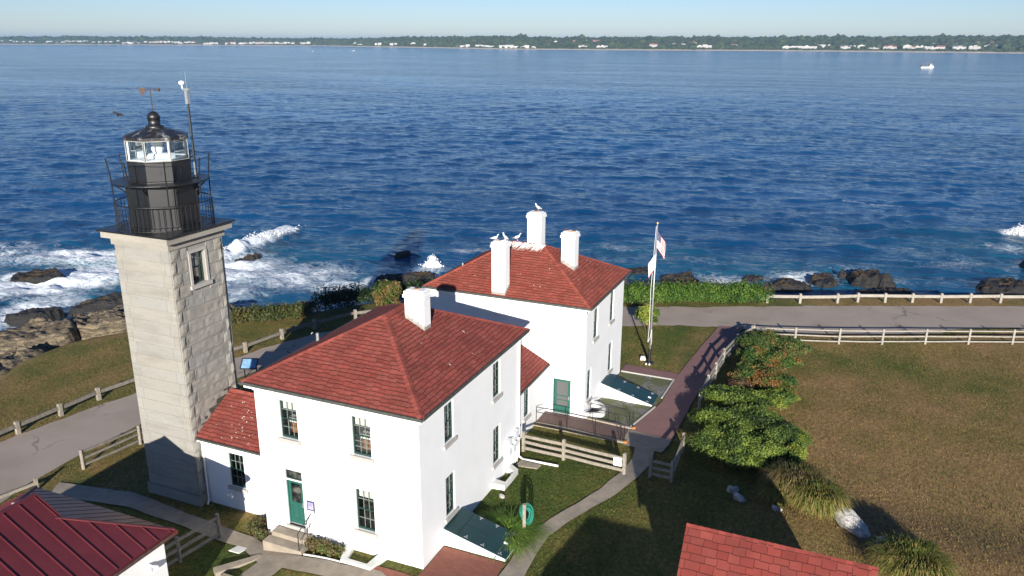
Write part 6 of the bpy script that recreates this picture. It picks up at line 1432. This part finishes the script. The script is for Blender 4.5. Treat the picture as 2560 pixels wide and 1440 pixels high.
for key, hs_ in groups.items():
    for i, (x, y, z, w, _) in enumerate(hs_):
        g = random.Random(i*7+len(hs_)); t = empty("far_house", (x, y, z), None, "house", GN[key][0])
        d = Vector((CX0-x, CY0-y, 0)).normalized(); s = Vector((-d.y, d.x, 0)); kind = g.choice("wwwwgw") if not (key == 'c' and w > 50 and i % 3 == 2) else 'b'
        red = g.random() < (.3 if key in 'cr' else .08); mwall = dict(w=M_fw, g=M_fg, b=M_fb)[kind]; mroof = M_frr if red else g.choice((M_fr, M_frw, M_frw))
        hgt = g.uniform(7, 10) if w > 25 else g.uniform(5, 7.5); dep = min(w*.6, 16); o = Vector((x, y, z))
        wl = MB(); rf = MB(); wings = [(-w/2, w/2, hgt)] if w < 34 else [(-w/2, -w*.12, hgt*.9), (-w*.12, w*.2, hgt*1.15), (w*.2, w/2, hgt*.8)]
        for a, b, hh in wings:
            wl.frame(o+s*a-d*dep/2-Vector((0, 0, 10)), s*(b-a), d*dep, Vector((0, 0, hh+10)))
            e = .6; q = lambda u, v, zz: tuple(o+s*u+d*v+Vector((0, 0, zz)))
            rh = min(4.5, (b-a)*.3); a_, b_ = a+.02-e*(a == -w/2), b-.02+e*(b == w/2)
            if g.random() < .5: rf.add([q(a_, -dep/2-e, hh), q(b_, -dep/2-e, hh), q(b_, dep/2+e, hh), q(a_, dep/2+e, hh), q(a_, 0, hh+rh), q(b_, 0, hh+rh)], [(0, 1, 5, 4), (3, 4, 5, 2), (0, 4, 3), (1, 2, 5), (0, 3, 2, 1)])
            else: m_ = (a+b)/2; rf.add([q(a_, -dep/2-e, hh), q(b_, -dep/2-e, hh), q(b_, dep/2+e, hh), q(a_, dep/2+e, hh), q(m_, -dep/2-e, hh+rh), q(m_, dep/2+e, hh+rh)], [(0, 4, 5, 3), (1, 2, 5, 4), (0, 1, 4), (3, 5, 2), (0, 3, 2, 1)])
            if w > 30:
                nwin = int((b-a)/4)
                for r_ in range(2 if hh > 7 else 1):
                    for c_ in range(nwin): u = a+(c_+.5)*(b-a)/nwin; wl.frame(o+s*(u-.7)+d*(dep/2+.01)+Vector((0, 0, 1.2+r_*3.2)), s*1.4, d*.06, Vector((0, 0, 1.7)), 1)
        wl.build("wall", [mwall, M_fr], t); rf.build("roof", [mroof], t)
        sz = "large" if w > 45 else "small" if w < 22 else "medium-sized"; cn = dict(w="white", g="grey", b="brown")[kind]
        tag(t, "%s %s house with %s roof, %s from the left in the %s" % (sz, cn, "reddish" if red else "grey" if mroof == M_fr else "pale", ordn(i), GN[key][1]))
def tank(name, x, y, zb, zt, r, label):
    t = empty(name, (x, y, zb), label, "water tower"); h = zt-zb; mb = MB(); mb.lathe((x, y, zb), [(2.2, -25), (1.8, h*.35), (r*.6, h*.5)], 12); mb.build("stem", [M_fw], t)
    mb = MB(); mb.lathe((x, y, zb), [(r*.6, h*.5), (r, h*.62), (r, h*.82), (r*.55, h*.96), (0, h)], 16); mb.build("tank", [M_fw], t)
tank("water_tower", -1178, 4004, 40, 60, 10, "white water tower standing above the trees of the far shore")
tank("water_tower", -5229, 4912, 36, 46, 13, "tiny white water tower on the far left skyline")
def boat(name, x, y, L, hd, label, trawler=False, wake=False):
    t = empty(name, (x, y, SEA), label, "boat"); c, s = math.cos(hd), math.sin(hd); P = lambda f, l, h: (x+f*c-l*s, y+f*s+l*c, SEA+h)
    B = L*.16; mb = MB(); secs = [(-.5, .85, .9), (-.3, 1, .8), (0, 1, .85), (.3, .75, 1.1), (.5, .03, 1.5)]; vs = []; hh = L*.11
    for f, w, h in secs: vs += [P(f*L, -B*w*.7, -.5), P(f*L, -B*w, h*hh), P(f*L, B*w, h*hh), P(f*L, B*w*.7, -.5)]
    fs = [(j*4+k, j*4+k+1, j*4+k+5, j*4+k+4) for j in range(4) for k in range(3)]+[(0, 3, 2, 1)]; mb.add(vs, fs, 0)
    hull = mb.build("hull", [M_fw if not trawler else simple("white_and_dark_hull", (.62, .62, .62), .6, .1, .3, 0)], t)
    mb = MB(); mb.add([P(secs[j][0]*L, sg_*B*secs[j][1]*.95, secs[j][2]*hh-.15) for j, sg_ in ((0, -1), (1, -1), (2, -1), (3, -1), (4, 1), (3, 1), (2, 1), (1, 1), (0, 1))], [tuple(range(9))]); mb.build("deck", [M_fb if trawler else M_fg], t)
    mb = MB(); f0, f1 = (.12, .34) if trawler else (-.1, .2)
    a = Vector(P(f0*L, -B*.6, hh*.8)); mb.frame(a, Vector(P(f1*L, -B*.6, hh*.8))-a, Vector(P(f0*L, B*.6, hh*.8))-a, Vector((0, 0, L*.12)), 0)
    if trawler: a = Vector(P(.2*L, -B*.45, hh*.8+L*.121)); mb.frame(a, Vector(P(.32*L, -B*.45, hh*.8+L*.121))-a, Vector(P(.2*L, B*.45, hh*.8+L*.121))-a, Vector((0, 0, L*.09)), 0)
    mb.build("cabin", [M_fw], t)
    if trawler:
        mb = MB(); mb.cyl(P(.05*L, 0, hh), P(.05*L, 0, L*.42), .16, .1, 6); mb.cyl(P(-.33*L, -B*.8, hh*.8), P(-.33*L, -B*.8, L*.34), .16, .12, 6); mb.cyl(P(-.33*L, B*.8, hh*.8), P(-.33*L, B*.8, L*.34), .16, .12, 6); mb.bar(P(-.33*L, -B*.85, L*.34), P(-.33*L, B*.85, L*.34), .25, .25); mb.cyl(P(.05*L, 0, L*.38), P(-.33*L, 0, L*.34), .07, .07, 5); mb.cyl(P(.3*L, 0, L*.3), P(.3*L, 0, L*.45), .07, .05, 5); mb.cyl(P(.05*L, 0, L*.4), P(.47*L, 0, hh*1.3), .05, .05, 5); mb.build("gantry", [simple("rust_painted_rig", (.34, .17, .13), .7, .2, 1, 0)], t)
        mb = MB(); a = Vector(P(-.42*L, -B*.5, hh*.8)); mb.frame(a, Vector(P(-.25*L, -B*.5, hh*.8))-a, Vector(P(-.42*L, B*.5, hh*.8))-a, Vector((0, 0, L*.10)), 0); mb.build("net_drum", [simple("dark_nets", (.10, .10, .09), .9, .3, 1, 0)], t)
    if wake:
        mb = MB(); mb.add([P(-L*.4, -B, .35), P(-L*.4, B, .35), P(-L*7, B*2.2, .3), P(-L*7, -B*2.2, .3)], [(0, 1, 2, 3)]); mb.add([P(L*.5, 0, .36), P(-L*.4, B*2.6, .36), P(-L*.4, -B*2.6, .36)], [(0, 1, 2)])
        tag(mb.build("boat_wake", [M_spray]), "white wake trailing behind the small motor boat", "wake")
boat("fishing_boat", 78, 1019, 15.5, .42, "white fishing boat with reddish rigging out on the sea to the right", True)
boat("motor_boat", -1332, 1960, 11, .5, "small white motor boat with a wake off the far shore", wake=True)
boat("small_boat", -2409, 2670, 9, 1.2, "tiny white boat, leftmost off the far beach")
boat("small_boat", -3300, 4150, 14, .4, "tiny white boat close in by the far beach, centre left")
boat("small_boat", -1345, 1790, 7, .2, "tiny white boat left of the motor boat's wake")

# ------------------------------------------------------------------ grass blades over the lawns
def blades():
    g = np.random.default_rng(21); n = 170000
    x = np.concatenate([g.uniform(-.5, 6.6, n//4), g.uniform(6.5, 31, n//2), g.uniform(-36, -18, n//4)]); y = np.concatenate([g.uniform(-1, 33, n//4), g.uniform(6.5, 38, n//2), g.uniform(-3, 24, n//4)])
    z = g0(x, y); ok = np.ones(len(x), bool)
    def box(x0, x1, y0, y1): return (x > x0) & (x < x1) & (y > y0) & (y < y1)
    ok &= ~box(3.9, 6.9, 13.5, 36) & ~box(1.2, 5, 14, 24.7) & ~box(-1.5, 4.5, 14, 16) & ~box(-9, .1, 0, 9.7) & ~box(-9, 1.5, 15.5, 24) & ~box(-.1, 2.8, -4, 3.4)
    ok &= coast_d(x, y) < -.6
    cpx = np.interp(y, [.3, 4, 5.3, 6.8, 8.3, 10.4, 13.9], [3.35, 3.35, 3.75, 4.37, 5.0, 5.5, 5.4]); ok &= ~((np.abs(x-cpx) < .56) & (y < 14))
    rl = np.interp(y, [-16, -8, -2, 0, 6, 12, 15.5, 19.5, 24], [-19.3, -20.4, -21.2, -21.7, -21.7, -21.3, -20.7, -18.6, -14.8]); rf_ = np.interp(y, [-18, -10, -3, 2, 7, 9.6, 14, 19.3, 22.3, 27], [-25.7, -27.2, -27.8, -27.9, -26.9, -26.1, -25.1, -23.4, -21.9, -17]); ok &= ~((x < rl) & (x > rf_))
    ry_ = np.interp(x, [-1, 3, 6.4, 11.5, 17.7, 23, 31], [32, 33.8, 34.9, 35.8, 38.4, 41.4, 45.5]); ok &= ~((x > -3) & (y > ry_-.15)); ok &= ~((x > -40) & (x < -17) & (y < .6) & (x > -21))
    x, y, z = x[ok], y[ok], z[ok]; n = len(x); a = g.random(n)*6.283; h = .035+.06*g.random(n)**2; w = .012+.012*g.random(n); lx, ly = g.normal(0, .04, n), g.normal(0, .04, n)
    V = np.stack([np.stack([x-w*np.cos(a), y-w*np.sin(a), z], 1), np.stack([x+w*np.cos(a), y+w*np.sin(a), z], 1), np.stack([x+lx, y+ly, z+h], 1)], 1).reshape(-1, 3)
    nn = fbm(np.stack([x, y, 0*x], 1), .5, 4)+.25*(fbm(np.stack([x, y, 0*x], 1), 3., 3)-.5)
    dryv = np.interp(x, [-30, -18, -2, 6, 14, 30], [.55, .4, .15, .3, .8, .9]) - .5*np.exp(-((x-1.3)**2/5+(y-5)**2/22)) - .4*np.exp(-((x-15)**2/60+(y-31)**2/9))
    s = np.clip((nn-.5)*2.2+dryv+g.normal(0, .18, n), 0, 1)[:, None]
    c = np.array((.045, .075, .014))*(1-s)+np.array((.17, .122, .045))*s; c = 1.35*c*(.6+.8*g.random((n, 1)))
    tag(np_mesh("grass", V, np.arange(n*3).reshape(-1, 3), [M_grassblade], cols=c), "short rough grass of the lawns and the dry field", "grass", kind="stuff")
blades()
# ------------------------------------------------------------------ sea air
hm = bpy.data.materials.new("sea_haze"); hm.use_nodes = True; nt = hm.node_tree; nt.nodes.remove(nt.nodes["Principled BSDF"])
pv = nt.nodes.new("ShaderNodeVolumePrincipled"); pv.inputs["Color"].default_value = (.42, .70, 1, 1); pv.inputs["Density"].default_value = HAZE_D; pv.inputs["Anisotropy"].default_value = .2
nt.links.new(pv.outputs[0], nt.nodes["Material Output"].inputs["Volume"])
mb = MB(); mb.box(-15000, 15000, -15000, 15000, -10.5, 95); hz_ = mb.build("haze", [hm]); tag(hz_, "thin blue sea haze over the far shore", "haze", kind="stuff")
